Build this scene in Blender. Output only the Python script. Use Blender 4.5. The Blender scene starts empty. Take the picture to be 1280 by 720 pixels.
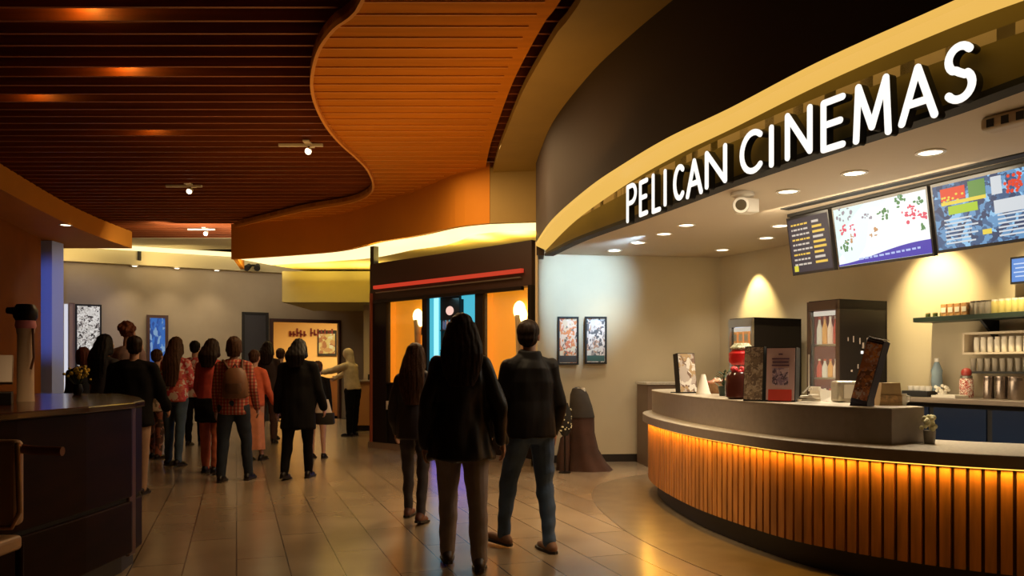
import bpy, math, random
import numpy as np
from mathutils import Vector, Matrix
random.seed(7)
C = bpy.context.scene.collection
S = bpy.context.scene
PI = math.pi

# ------------------------------------------------------------------ camera, world, exposure
EYE = 1.37
HOR = 458.0
F = 1000.0
cam_d = bpy.data.cameras.new('camera'); cam = bpy.data.objects.new('camera', cam_d); C.objects.link(cam)
cam.location = (0, 0, EYE); cam.rotation_euler = (PI/2, 0, 0)
cam_d.sensor_width = 36; cam_d.lens = 36*F/1280; cam_d.shift_y = (HOR-360)/1280
cam_d.clip_start = 0.05; cam_d.clip_end = 200
S.camera = cam
S.view_settings.view_transform = 'Standard'; S.view_settings.look = 'None'
S.view_settings.gamma = 1; S.view_settings.exposure = 0.0; S.view_settings.use_curve_mapping = False
w = bpy.data.worlds.new('world'); S.world = w; w.use_nodes = True
w.node_tree.nodes['Background'].inputs[0].default_value = (1.0, 0.72, 0.45, 1)
w.node_tree.nodes['Background'].inputs[1].default_value = 0.02

def light(kind, loc, power, color, target=None, size=0.3, sizey=None, spot=60, blend=0.6, name='lamp', parent=None):
    d = bpy.data.lights.new(name, kind); d.energy = power; d.color = color
    o = bpy.data.objects.new(name, d); C.objects.link(o); o.location = loc
    if kind == 'AREA':
        d.size = size
        if sizey: d.shape = 'RECTANGLE'; d.size_y = sizey
    else: d.shadow_soft_size = size
    if kind == 'SPOT': d.spot_size = math.radians(spot); d.spot_blend = blend
    if target is not None:
        o.rotation_euler = (Vector(target)-Vector(loc)).to_track_quat('-Z', 'Y').to_euler()
    if parent: o.parent = parent
    return o

WARM = (1.0, 0.66, 0.32); AMBER = (1.0, 0.50, 0.12); WHITE = (1.0, 0.86, 0.66)
# lobby lighting: unseen upward washes and fills added in place of lobby ambient light
light('AREA', (-2.0, 9.0, 1.9), 36, AMBER, target=(-1.2, 9.5, 4), size=3.0, sizey=4.0, name='ceiling_fill')  # unseen upward fill added to brighten the amber ceiling
light('AREA', (-0.3, 7.6, 2.9), 10, AMBER, target=(-0.4, 7.8, 4), size=1.0, sizey=3.0, name='ceiling_fill')
light('AREA', (-4.6, 13.5, 2.3), 14, AMBER, target=(-4.4, 13.5, 4), size=3.0, sizey=3.0, name='ceiling_fill')
light('SPOT', (-6.6, 11.6, 3.0), 300, (0.22, 0.36, 1.0), target=(-8.80, 15.5, 2.5), size=0.1, spot=28, name='blue_spot')
light('SPOT', (1.6, 9.7, 2.9), 360, (0.42, 0.68, 1.0), target=(0.95, 11.4, 2.5), size=0.08, spot=62, blend=1, name='cool_spot')

light('AREA', (-1.2, 9.4, 3.9), 90, WARM, target=(-0.9, 9.6, 0), size=2.2, sizey=2.0, name='lobby_fill')  # unseen fill added to brighten floor and crowd
light('AREA', (-5.0, 15.6, 3.9), 120, (1.0, 0.82, 0.60), target=(-5.6, 19.0, 1.2), size=4.0, sizey=0.6, name='lobby_fill')
light('SPOT', (0.0, 5.4, 3.9), 500, (1,.74,.42), target=(1.2, 6.9, 0.0), size=0.3, spot=46, blend=1, name='lobby_fill')  # added to brighten the floor before the counter
light('AREA', (3.0, 7.2, 2.9), 78, (1,.82,.56), target=(4.6, 8.0, 0.9), size=2.2, sizey=.8, name='kitchen_fill')  # unseen area fills added to brighten kitchen wall and counter
light('AREA', (2.3, 6.3, 2.9), 38, (1,.84,.62), target=(2.1, 6.5, 0), size=.7, sizey=1.6, name='kitchen_fill')
light('AREA', (3.4, 7.6, 1.0), 26, (1,.80,.52), target=(3.3, 7.7, 3), size=1.4, name='kitchen_bounce')  # added low down as bounce onto the kitchen ceiling
light('SPOT', (-1.6, 11.4, 3.1), 190, (1,.72,.36), target=(-1.6, 9.0, 0), size=0.3, spot=75, blend=1, name='lobby_fill')

light('SPOT', (-2.0, 3.6, 3.9), 150, (1,.62,.3), target=(-2.9, 4.7, 1.2), size=0.15, spot=36, blend=1, name='lobby_fill')  # added to brighten the tower and chair at the desk
light('SPOT', (0.2, 9.0, 3.6), 270, (1,.74,.42), target=(-0.4, 7.2, 0), size=0.3, spot=60, blend=1, name='lobby_fill')
# ------------------------------------------------------------------ materials
MT = {}
def mat(name, col, rough=0.6, metal=0.0, em=None, es=0.0, var=0.0, vs=8.0, bump=0.0, bs=40.0, trans=0.0, stretch=(1,1,1), col2=None, spec=0.5):
    if name in MT: return MT[name]
    m = bpy.data.materials.new(name); m.use_nodes = True; nt = m.node_tree; b = nt.nodes['Principled BSDF']
    b.inputs['Base Color'].default_value = (*col, 1); b.inputs['Roughness'].default_value = rough
    b.inputs['Metallic'].default_value = metal
    b.inputs['Specular IOR Level'].default_value = spec
    if trans: b.inputs['Transmission Weight'].default_value = trans; b.inputs['IOR'].default_value = 1.3
    if em: b.inputs['Emission Color'].default_value = (*em, 1); b.inputs['Emission Strength'].default_value = es
    if var or bump or col2:
        tc = nt.nodes.new('ShaderNodeTexCoord'); mp = nt.nodes.new('ShaderNodeMapping')
        mp.inputs['Scale'].default_value = stretch
        nt.links.new(tc.outputs['Object'], mp.inputs[0])
        if var or col2:
            n = nt.nodes.new('ShaderNodeTexNoise'); n.inputs['Scale'].default_value = vs; n.inputs['Detail'].default_value = 4
            nt.links.new(mp.outputs[0], n.inputs['Vector'])
            r = nt.nodes.new('ShaderNodeValToRGB')
            a = tuple(c*(1-var) for c in col); z = col2 if col2 else tuple(min(1, c*(1+var)) for c in col)
            r.color_ramp.elements[0].position = 0.35; r.color_ramp.elements[1].position = 0.65
            r.color_ramp.elements[0].color = (*a, 1); r.color_ramp.elements[1].color = (*z, 1)
            nt.links.new(n.outputs['Fac'], r.inputs[0]); nt.links.new(r.outputs[0], b.inputs['Base Color'])
        if bump:
            n = nt.nodes.new('ShaderNodeTexNoise'); n.inputs['Scale'].default_value = bs; n.inputs['Detail'].default_value = 3
            nt.links.new(mp.outputs[0], n.inputs['Vector'])
            bp = nt.nodes.new('ShaderNodeBump'); bp.inputs['Strength'].default_value = bump; bp.inputs['Distance'].default_value = 0.01
            nt.links.new(n.outputs['Fac'], bp.inputs['Height']); nt.links.new(bp.outputs[0], b.inputs['Normal'])
    MT[name] = m; return m
def emi(name, col, s): return mat(name, (0.02,0.02,0.02), 0.6, em=col, es=s, spec=0.05)

def voro_mat(name, cols, scale, em=0.0, stretch=(1,1,1), rough=0.6):
    """irregular coloured blotches: printed pictures, florals, stone"""
    if name in MT: return MT[name]
    m = bpy.data.materials.new(name); m.use_nodes = True; nt = m.node_tree; b = nt.nodes['Principled BSDF']
    tc = nt.nodes.new('ShaderNodeTexCoord'); mp = nt.nodes.new('ShaderNodeMapping'); mp.inputs['Scale'].default_value = stretch
    nt.links.new(tc.outputs['Object'], mp.inputs[0])
    nz = nt.nodes.new('ShaderNodeTexNoise'); nz.inputs['Scale'].default_value = scale*0.7
    nt.links.new(mp.outputs[0], nz.inputs['Vector'])
    mx = nt.nodes.new('ShaderNodeMixRGB'); mx.blend_type = 'ADD'; mx.inputs[0].default_value = 0.25
    nt.links.new(mp.outputs[0], mx.inputs[1]); nt.links.new(nz.outputs['Color'], mx.inputs[2])
    v = nt.nodes.new('ShaderNodeTexVoronoi'); v.inputs['Scale'].default_value = scale
    nt.links.new(mx.outputs[0], v.inputs['Vector'])
    sp = nt.nodes.new('ShaderNodeSeparateColor'); nt.links.new(v.outputs['Color'], sp.inputs[0])
    r = nt.nodes.new('ShaderNodeValToRGB'); r.color_ramp.interpolation = 'CONSTANT'
    while len(r.color_ramp.elements) < len(cols): r.color_ramp.elements.new(0.5)
    for i, c in enumerate(cols):
        r.color_ramp.elements[i].position = i/len(cols); r.color_ramp.elements[i].color = (*c, 1)
    nt.links.new(sp.outputs[0], r.inputs[0])
    if em: b.inputs['Base Color'].default_value = (.02,.02,.02,1); b.inputs['Specular IOR Level'].default_value = .05
    else: nt.links.new(r.outputs[0], b.inputs['Base Color'])
    b.inputs['Roughness'].default_value = rough
    if em:
        nt.links.new(r.outputs[0], b.inputs['Emission Color']); b.inputs['Emission Strength'].default_value = em
    MT[name] = m; return m

def floor_mat():
    m = bpy.data.materials.new('floor_tile'); m.use_nodes = True; nt = m.node_tree; b = nt.nodes['Principled BSDF']
    tc = nt.nodes.new('ShaderNodeTexCoord'); mp = nt.nodes.new('ShaderNodeMapping')
    mp.inputs['Rotation'].default_value = (0, 0, math.radians(-109))
    nt.links.new(tc.outputs['Object'], mp.inputs[0])
    br = nt.nodes.new('ShaderNodeTexBrick'); br.inputs['Scale'].default_value = 1
    br.inputs['Brick Width'].default_value = 1.5; br.inputs['Row Height'].default_value = 0.34
    br.inputs['Mortar Size'].default_value = 0.005; br.inputs['Bias'].default_value = 0
    br.inputs['Color1'].default_value = (0.26, 0.19, 0.125, 1); br.inputs['Color2'].default_value = (0.32, 0.235, 0.15, 1)
    br.inputs['Mortar'].default_value = (0.06, 0.04, 0.022, 1)
    nt.links.new(mp.outputs[0], br.inputs['Vector'])
    n = nt.nodes.new('ShaderNodeTexNoise'); n.inputs['Scale'].default_value = 1.6; n.inputs['Detail'].default_value = 3
    nt.links.new(tc.outputs['Object'], n.inputs['Vector'])
    mx = nt.nodes.new('ShaderNodeMixRGB'); mx.blend_type = 'MULTIPLY'; mx.inputs[0].default_value = 0.35
    nt.links.new(br.outputs['Color'], mx.inputs[1]); nt.links.new(n.outputs['Fac'], mx.inputs[2])
    nt.links.new(mx.outputs[0], b.inputs['Base Color'])
    mr = nt.nodes.new('ShaderNodeMapRange'); mr.inputs[3].default_value = 0.2; mr.inputs[4].default_value = 0.27
    nt.links.new(n.outputs['Fac'], mr.inputs[0]); nt.links.new(mr.outputs[0], b.inputs['Roughness'])
    b.inputs['Specular IOR Level'].default_value = 0.6
    bp = nt.nodes.new('ShaderNodeBump'); bp.inputs['Strength'].default_value = 0.08; bp.inputs['Distance'].default_value = 0.002
    inv = nt.nodes.new('ShaderNodeMath'); inv.operation = 'SUBTRACT'; inv.inputs[0].default_value = 1
    nt.links.new(br.outputs['Fac'], inv.inputs[1]); 
    return m

def plaid_mat(name, base, c2, c3, sc=38):
    if name in MT: return MT[name]
    m = bpy.data.materials.new(name); m.use_nodes = True; nt = m.node_tree; b = nt.nodes['Principled BSDF']
    tc = nt.nodes.new('ShaderNodeTexCoord')
    prev = None
    for i, (d, c) in enumerate((('X', c2), ('Z', c3))):
        wv = nt.nodes.new('ShaderNodeTexWave'); wv.bands_direction = d; wv.inputs['Scale'].default_value = sc/6.28*1.3
        nt.links.new(tc.outputs['Object'], wv.inputs['Vector'])
        gt = nt.nodes.new('ShaderNodeMath'); gt.operation = 'GREATER_THAN'; gt.inputs[1].default_value = 0.68
        nt.links.new(wv.outputs['Fac'], gt.inputs[0])
        ml = nt.nodes.new('ShaderNodeMath'); ml.operation = 'MULTIPLY'; ml.inputs[1].default_value = 0.6; nt.links.new(gt.outputs[0], ml.inputs[0])
        mx = nt.nodes.new('ShaderNodeMixRGB'); nt.links.new(ml.outputs[0], mx.inputs[0])
        if prev is None: mx.inputs[1].default_value = (*base, 1)
        else: nt.links.new(prev.outputs[0], mx.inputs[1])
        mx.inputs[2].default_value = (*c, 1); prev = mx
    nt.links.new(prev.outputs[0], b.inputs['Base Color']); b.inputs['Roughness'].default_value = 0.85
    MT[name] = m; return m

# ------------------------------------------------------------------ mesh builder
def P(px, py, Y): return Vector(((px-640)/F*Y, Y, EYE+(HOR-py)/F*Y))
class MB:
    def __init__(s): s.v = []; s.f = []; s.mi = []; s.m = 0
    def add(s, vs, fs):
        k = len(s.v); s.v += [tuple(v) for v in vs]
        for f in fs: s.f.append(tuple(i+k for i in f)); s.mi.append(s.m)
        return s
    def box(s, c, d, rz=0.0, M=None):
        x, y, z = d[0]/2, d[1]/2, d[2]/2; vs = []
        for i in range(8):
            p = Vector(((x if i & 1 else -x), (y if i & 2 else -y), (z if i & 4 else -z)))
            if M is not None: p = M @ p
            elif rz: p = Matrix.Rotation(rz, 3, 'Z') @ p
            vs.append(p+Vector(c))
        return s.add(vs, [(0,2,3,1),(4,5,7,6),(0,1,5,4),(2,6,7,3),(0,4,6,2),(1,3,7,5)])
    def rings(s, rings, cap=True):
        n = len(rings[0]); vs = [p for r in rings for p in r]; fs = []
        for i in range(len(rings)-1):
            for j in range(n):
                a = i*n+j; b = i*n+(j+1) % n; fs.append((a, b, b+n, a+n))
        if cap: fs.append(tuple(range(n))[::-1]); fs.append(tuple((len(rings)-1)*n+j for j in range(n)))
        return s.add(vs, fs)
    def cyl(s, p0, p1, r0, r1=None, n=14, cap=True):
        if r1 is None: r1 = r0
        return s.tube([p0, p1], [r0, r1], n, cap)
    def tube(s, pts, rs, n=10, cap=True):
        pts = [Vector(p) for p in pts]
        if not hasattr(rs, '__len__'): rs = [rs]*len(pts)
        R = []; up = None
        for i, p in enumerate(pts):
            t = (pts[min(i+1, len(pts)-1)]-pts[max(i-1, 0)]).normalized()
            if up is None:
                up = Vector((0,0,1)) if abs(t.z) < 0.9 else Vector((0,1,0))
            a = t.cross(up).normalized(); b = a.cross(t).normalized(); up = b
            R.append([p+(a*math.cos(2*PI*k/n)+b*math.sin(2*PI*k/n))*rs[i] for k in range(n)])
        return s.rings(R, cap)
    def lathe(s, prof, c=(0,0,0), n=20, cap=True):
        c = Vector(c)
        return s.rings([[c+Vector((r*math.cos(2*PI*k/n), r*math.sin(2*PI*k/n), z)) for k in range(n)] for r, z in prof], cap)
    def loft(s, secs, n=24):
        """secs: (cx,cy,cz,rx,ry[,rotation matrix])"""
        R = []
        for q in secs:
            c = Vector(q[:3]); M = q[5] if len(q) > 5 else None; r = []
            for k in range(n):
                v = Vector((q[3]*math.cos(2*PI*k/n), q[4]*math.sin(2*PI*k/n), 0))
                r.append(c+(M @ v if M is not None else v))
            R.append(r)
        return s.rings(R)
    def ball(s, c, r, n=14, m=9, M=None):
        if not hasattr(r, '__len__'): r = (r, r, r)
        c = Vector(c); R = []
        for i in range(m):
            th = PI*(i+0.35)/(m-0.3); ring = []
            for k in range(n):
                v = Vector((r[0]*math.sin(th)*math.cos(2*PI*k/n), r[1]*math.sin(th)*math.sin(2*PI*k/n), -r[2]*math.cos(th)))
                ring.append(c+(M @ v if M is not None else v))
            R.append(ring)
        return s.rings(R)
    def cap2(s, p0, p1, r0, r1, n=14):
        """capsule with different end radii"""
        p0 = Vector(p0); p1 = Vector(p1); t = (p1-p0).normalized(); pts = []; rs = []
        for a in (-80, -55, -28, 0): pts.append(p0+t*(r0*math.sin(math.radians(a)))); rs.append(r0*math.cos(math.radians(a)))
        for a in (0, 28, 55, 80): pts.append(p1+t*(r1*math.sin(math.radians(a)))); rs.append(r1*math.cos(math.radians(a)))
        if (p1-p0).length < 1e-5: return s.ball(p0, r0)
        return s.tube(pts, rs, n)
    def prism(s, poly, z0, z1):
        n = len(poly); vs = [(p[0], p[1], z0) for p in poly]+[(p[0], p[1], z1) for p in poly]
        fs = [tuple(range(n))[::-1], tuple(range(n, 2*n))]+[(i, (i+1) % n, (i+1) % n+n, i+n) for i in range(n)]
        return s.add(vs, fs)
    def wallstrip(s, path, off, z0, z1):
        """closed sheet with thickness along two plan curves; z0,z1 scalars or lists"""
        n = len(path)
        g = lambda z, i: z[i] if hasattr(z, '__len__') else z
        R = []
        for i in range(n):
            a = path[i]; b = off[i]
            R.append([(a[0],a[1],g(z0,i)), (b[0],b[1],g(z0,i)), (b[0],b[1],g(z1,i)), (a[0],a[1],g(z1,i))])
        return s.rings(R)
    def build(s, name, mats, parent=None, smooth=False, auto=None):
        me = bpy.data.meshes.new(name); me.from_pydata(s.v, [], s.f)
        if not hasattr(mats, '__len__'): mats = [mats]
        for m in mats: me.materials.append(m)
        me.polygons.foreach_set('material_index', s.mi)
        if smooth:
            if auto is None: auto = 40
            me.shade_smooth(); me.update()
            try: me.set_sharp_from_angle(angle=math.radians(auto))
            except Exception: pass
        me.validate(); me.update()
        o = bpy.data.objects.new(name, me); C.objects.link(o)
        if parent: o.parent = parent
        return o
def thing(name, label, cat, loc=(0,0,0), rz=0.0, group=None):
    o = bpy.data.objects.new(name, None); C.objects.link(o); o.location = loc; o.rotation_euler = (0,0,rz)
    o['label'] = label; o['category'] = cat; o.empty_display_size = 0.1
    if group: o['group'] = group
    return o
def tag(o, label, cat, group=None):
    o['label'] = label; o['category'] = cat
    if group: o['group'] = group
    return o
def struct(o): o['kind'] = 'structure'; return o
def dup(root, loc, rz=None, label=None, group=None):
    r = root.copy(); C.objects.link(r); r.location = loc
    if rz is not None: r.rotation_euler = (0,0,rz)
    if label: r['label'] = label
    if group: r['group'] = group
    for ch in list(root.children):
        c = ch.copy(); C.objects.link(c); c.parent = r
        for g in list(ch.children):
            d = g.copy(); C.objects.link(d); d.parent = c
    return r
def bevel(o, wd=0.005, seg=2):
    b = o.modifiers.new('bevel', 'BEVEL'); b.width = wd; b.segments = seg; b.limit_method = 'ANGLE'; b.angle_limit = math.radians(40); return o

def crom(pts, step=0.12):
    """Catmull-Rom through points (any dim), resampled"""
    pts = [np.array(p, float) for p in pts]; out = []
    for i in range(len(pts)-1):
        p0 = pts[max(i-1,0)]; p1 = pts[i]; p2 = pts[i+1]; p3 = pts[min(i+2, len(pts)-1)]
        n = max(1, int(np.linalg.norm((p2-p1)[:2])/step))
        for k in range(n):
            t = k/n
            out.append(0.5*((2*p1)+(-p0+p2)*t+(2*p0-5*p1+4*p2-p3)*t*t+(-p0+3*p1-3*p2+p3)*t**3))
    out.append(pts[-1]); return out
def offset(path, d):
    """offset to the right-hand side of travel by d"""
    out = []
    for i, p in enumerate(path):
        a = path[max(i-1,0)]; b = path[min(i+1, len(path)-1)]
        t = np.array([b[0]-a[0], b[1]-a[1]]); t = t/np.linalg.norm(t)
        q = np.array(p, float).copy(); q[0] += t[1]*d; q[1] -= t[0]*d; out.append(q)
    return out
# ------------------------------------------------------------------ palette
m_floor = floor_mat()
m_wall = mat('greige_plaster', (0.42, 0.35, 0.25), 0.85, var=0.04, vs=2)
m_kwall = mat('warm_plaster', (0.56, 0.47, 0.31), 0.8, var=0.03, vs=2)
m_kceil = mat('ceiling_plaster', (0.52, 0.43, 0.32), 0.85)
m_brown = mat('dark_brown_paint', (0.034, 0.021, 0.017), 0.75, var=0.05, vs=1.5)
m_gold = mat('olive_gold_paint', (0.27, 0.18, 0.045), 0.7, var=0.05, vs=2)
m_fin = mat('walnut_fin', (0.24, 0.062, 0.014), 0.55, spec=.25, var=0.2, vs=3, stretch=(0.3,6,6))
m_finback = mat('dark_ceiling_back', (0.035, 0.010, 0.006), 0.9)
m_orange = mat('amber_wood', (0.46, 0.155, 0.008), 0.8, spec=.1, var=0.10, vs=2.5, stretch=(0.35,5,5))
m_rib = mat('amber_rib', (0.62, 0.25, 0.03), 0.7)
m_fascia = mat('orange_fascia', (0.50, 0.19, 0.018), 0.7, spec=.15, var=0.04, vs=1.5)
m_brownwall = mat('rust_wall_paint', (0.24, 0.075, 0.010), 0.8, spec=.1, var=0.06, vs=2)
m_cream = mat('cream_plaster', (0.60, 0.52, 0.30), 0.8)
m_olive = mat('olive_plaster', (0.35, 0.32, 0.14), 0.8)
m_black = mat('black_lacquer', (0.010, 0.007, 0.006), 0.35, spec=.25)
m_matblack = mat('matte_black', (0.012, 0.011, 0.010), 0.7)
m_base = mat('black_baseboard', (0.015, 0.010, 0.008), 0.5)
m_slat = mat('counter_oak_slat', (0.42, 0.17, 0.035), 0.5, var=0.25, vs=6, stretch=(3,3,0.4))
m_slatback = mat('counter_slat_backing', (0.08, 0.03, 0.01), 0.8)
m_quartz = mat('taupe_quartz', (0.25, 0.20, 0.165), 0.45, var=0.05, vs=20)
m_quartztop = mat('pale_speckled_quartz', (0.50, 0.44, 0.34), 0.35, var=0.18, vs=45)
m_steel = mat('brushed_steel', (0.5, 0.46, 0.40), 0.3, 0.9)
m_glass = mat('clear_glass', (0.9, 0.95, 0.95), 0.05, trans=0.95)
m_white = mat('white_plastic', (0.75, 0.70, 0.6), 0.5)
m_paper = mat('white_paper', (0.78, 0.72, 0.6), 0.8)
m_desk = mat('dark_mahogany', (0.016, 0.0045, 0.002), 0.45, spec=.06, var=0.3, vs=2.0, stretch=(1,1,3))
m_desktop = mat('polished_mahogany', (0.035, 0.010, 0.005), 0.16, var=0.2, vs=3)
e_sign = emi('sign_face_light', (1.0, 0.95, 0.86), 1.15)
e_rim = emi('cove_yellow_light', (1.0, 0.58, 0.12), 0.85)
e_panel = emi('cove_warm_white_light', (1.0, 0.80, 0.40), 1.6)
e_amber = emi('counter_led_light', (1.0, 0.40, 0.03), 9.0)
e_lamp = emi('lamp_light', (1.0, 0.85, 0.6), 6.0)
e_neon = emi('red_neon_light', (1.0, 0.07, 0.03), 0.55)

ZC1, ZC2, ZK = 4.15, 4.02, 2.96
# ------------------------------------------------------------------ floor
b = MB(); b.box((-1.5, 9.5, -0.05), (20, 29, 0.1)); struct(b.build('floor', m_floor))
# ------------------------------------------------------------------ main ceiling of dark walnut fins
b = MB(); b.box((-3.2, 9.6, ZC1+0.3), (16, 28.6, 0.1)); ceil = struct(b.build('ceiling', m_finback))
b = MB(); b.box((-5, 18.2, ZC1+0.02), (13, 1.6, 0.04)); struct(b.build('ceiling', m_cream))
b = MB(); y = 3.0
while y < 17.4:
    b.box((-4.2, y, ZC1+0.07), (11.6, 0.028, 0.14)); y += 0.246
b.build('ceiling_fins', m_fin, ceil)
# amber lower ceiling panel: S-shaped edge
def pc(px, py, H=ZC2-EYE): Y = H*F/(HOR-py); return ((px-640)/F*Y, Y)
scurve = [pc(*q) for q in [(450,0),(415,35),(397,60),(389,88),(388,112),(395,136),(408,160),(425,180),(444,197),(458,212),(465,228),(463,240),(450,249),(428,255),(375,264),(292,284)]]
scurve = [(-0.2, 3.2), (-0.72, 4.4)]+scurve
sc = crom(scurve, 0.1)
fasc_top = [pc(*q) for q in [(289,284),(367,277),(425,270),(475,255),(524,240),(569,221),(612,212)]]
fc = crom(fasc_top, 0.15)
redge = [(0.9,3.2),(0.62,4.3)]+[pc(*q) for q in [(705,0),(683,30),(660,70),(640,110),(625,150),(613,185),(607,212)]]
rc = crom(redge, 0.15)
poly = [tuple(p[:2]) for p in sc]+[tuple(p[:2]) for p in fc[1:]]+[tuple(p[:2]) for p in reversed(rc)]
b = MB(); b.prism(poly, ZC2+0.035, ZC2+0.1); amb = struct(b.build('ceiling', m_orange))
# raised lip along the S edge
b = MB(); b.wallstrip(sc, offset(sc, 0.03), ZC2-0.012, ZC2+0.1); b.build('edge_lip', m_rib, amb)
def spans(poly, y):
    xs = []
    for i in range(len(poly)):
        a = poly[i]; c = poly[(i+1) % len(poly)]
        if (a[1]-y)*(c[1]-y) < 0: xs.append(a[0]+(y-a[1])/(c[1]-a[1])*(c[0]-a[0]))
    xs.sort(); return [(xs[i], xs[i+1]) for i in range(0, len(xs)-1, 2)]
b = MB(); y = 3.3
while y < 15:
    for x0, x1 in spans(poly, y):
        if x1-x0 > 0.3: b.box(((x0+x1-0.08)/2, y, ZC2+0.030), (x1-x0-0.14, 0.014, 0.012))
    y += 0.215
b.build('ceiling_slats', m_rib, amb)
# ------------------------------------------------------------------ orange bulkhead fascia above the kiosk
zb = lambda p: 3.30+0.11*min(1, max(0, (p[1]-10.77)/2.3))
fo = offset(fc, -0.08)
b = MB(); b.wallstrip(fc, fo, [zb(p) for p in fc], ZC2+0.06); fas = struct(b.build('trim_1', m_fascia))
p0 = fc[0]; b = MB(); b.wallstrip([p0, (p0[0]-0.5, p0[1]+2.0)], [(p0[0]+0.08, p0[1]+.02), (p0[0]-0.42, p0[1]+2.0)], 3.46, ZC2+0.06); b.build('return_face', m_fascia, fas)
# underside of bulkhead: luminous panel strip, then plaster
def back(path, d):
    o = []
    for p in path: o.append((p[0]+0.35*d, p[1]+0.94*d))
    return o
pth = fc+[np.array((0.05, 10.75)), np.array((0.33, 10.75))]
b = MB(); bk0 = back(pth, 0.06); bk1 = [(p[0]+0.35*q_, p[1]+0.94*q_) for p in pth for q_ in (0.85+min(.35,max(0,(p[1]-11.2)*.3)),)]; bk2 = back(pth, 3.4)
R = []
zz = [zb(p)+0.03 for p in pth]
for i in range(len(pth)): R.append([(*bk0[i], zz[i]), (*bk1[i], zz[i]), (*bk1[i], zz[i]+0.05), (*bk0[i], zz[i]+0.05)])
b.rings(R); o = b.build('cove_light', e_panel); tag(o, 'long curved warm-white light strip glowing under the orange bulkhead above the kiosk', 'light')
b = MB(); R = []
for i in range(len(pth)): R.append([(*bk1[i], zz[i]+0.01), (*bk2[i], zz[i]+0.01), (*bk2[i], zz[i]+0.08), (*bk1[i], zz[i]+0.08)])
b.rings(R); struct(b.build('ceiling', mat('bulkhead_underside', (0.75,0.6,0.25), 0.8)))
for i in range(4):
    t = 0.12+0.25*i; q = np.array([-2.3, 13.9])*(1-t)+np.array([0.4, 11.4])*t
    light('AREA', (q[0], q[1], 3.14), 22.0, (1,0.70,0.16), target=(q[0], q[1], 5), size=0.5, name='cove_glow')
for x in (-5.0, -4.0, -3.0): light('AREA', (x, 16.4, 3.1), 16, (1,0.70,0.18), target=(x, 16.2, 5), size=0.7, name='cove_glow')
# ------------------------------------------------------------------ gold band + gold fascia + brown wall + sign band
Opts = [(670,10.27,306),(690,8.6,278),(735,7.2,239),(780,6.42,209),(835,5.76,177),(912,5.08,141),(1025,4.4,83),(1212,3.62,0),(1420,3.05,-95),(1700,2.6,-200)]
Oc = crom([((p-640)/F*Y, Y, EYE+(HOR-y)/F*Y) for p, Y, y in Opts], 0.12)
Ipts = [(682,10.2,312,318),(720,8.7,274,299),(784,7.3,228,275),(850,6.35,190,250),(912,5.7,160,226),(1025,4.89,103,187),(1175,4.17,37,138),(1280,3.80,-3,99),(1450,3.35,-60,40),(1700,2.9,-120,-20)]
Ic = crom([((p-640)/F*Y, Y, EYE+(HOR-a)/F*Y, EYE+(HOR-c)/F*Y) for p, Y, a, c in Ipts], 0.12)
gl = offset(rc, 0.10); 
poly = [tuple(p[:2]) for p in gl]+[(0.33,10.75)]+[tuple(p[:2]) for p in Oc if p[1] > 3.3]
b = MB(); b.prism(poly, ZC2-0.04, ZC2+0.03); struct(b.build('ceiling', m_gold))
b = MB(); b.wallstrip([(-0.31,10.78),(0.0,10.72),(0.34,10.66)], [(-0.28,10.86),(0.02,10.8),(0.36,10.74)], 3.30, ZC2+0.03); struct(b.build('trim_2', m_gold))
# corner pier between bulkhead and kitchen wall
b = MB(); b.wallstrip([(0.32,10.7),(0.315,10.27)], [(0.42,10.7),(0.415,10.3)], 2.80, ZC2); struct(b.build('wall_right', m_brown))
# lit soffit strip, yellow cove light as emission, joining O rim and I top: resample both to equal count
def resamp(path, n):
    path = [np.array(p, float) for p in path]; d = [0]
    for i in range(1, len(path)): d.append(d[-1]+np.linalg.norm((path[i]-path[i-1])[:2]))
    return [np.array([np.interp(t, d, [p[k] for p in path]) for k in range(len(path[0]))]) for t in np.linspace(0, d[-1], n)]
N = 90; Or = resamp(Oc, N); Ir = resamp(Ic, N)
b = MB(); b.wallstrip(Or, offset(Or, -0.1), [p[2]+0.03 for p in Or], ZC2+0.1); struct(b.build('wall_right', m_brown, smooth=True))
R = [[(Or[i][0],Or[i][1],Or[i][2]-.012), (Ir[i][0]+.01,Ir[i][1],Ir[i][2]-.012), (Ir[i][0]+.01,Ir[i][1],Ir[i][2]), (Or[i][0],Or[i][1],Or[i][2]+.03)] for i in range(N)]
b = MB(); b.rings(R); o = b.build('cove_light', e_rim, smooth=True); tag(o, 'curved yellow-lit soffit strip sweeping above the cinema sign', 'light')
band = struct(MB().wallstrip(Ir, offset(Ir, -0.06), [p[3] for p in Ir], [p[2]-0.012 for p in Ir]).build('trim_3', mat('sign_band_gold', (0.16,0.12,0.022), 0.6, var=0.1, vs=2), smooth=True))
b = MB(); Il = offset(Ir, -0.10); b.wallstrip(offset(Ir, 0.015), Il, [p[3]-0.02 for p in Ir], [p[3]+0.012 for p in Ir]); b.build('bottom_lip', m_matblack, band)
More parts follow.
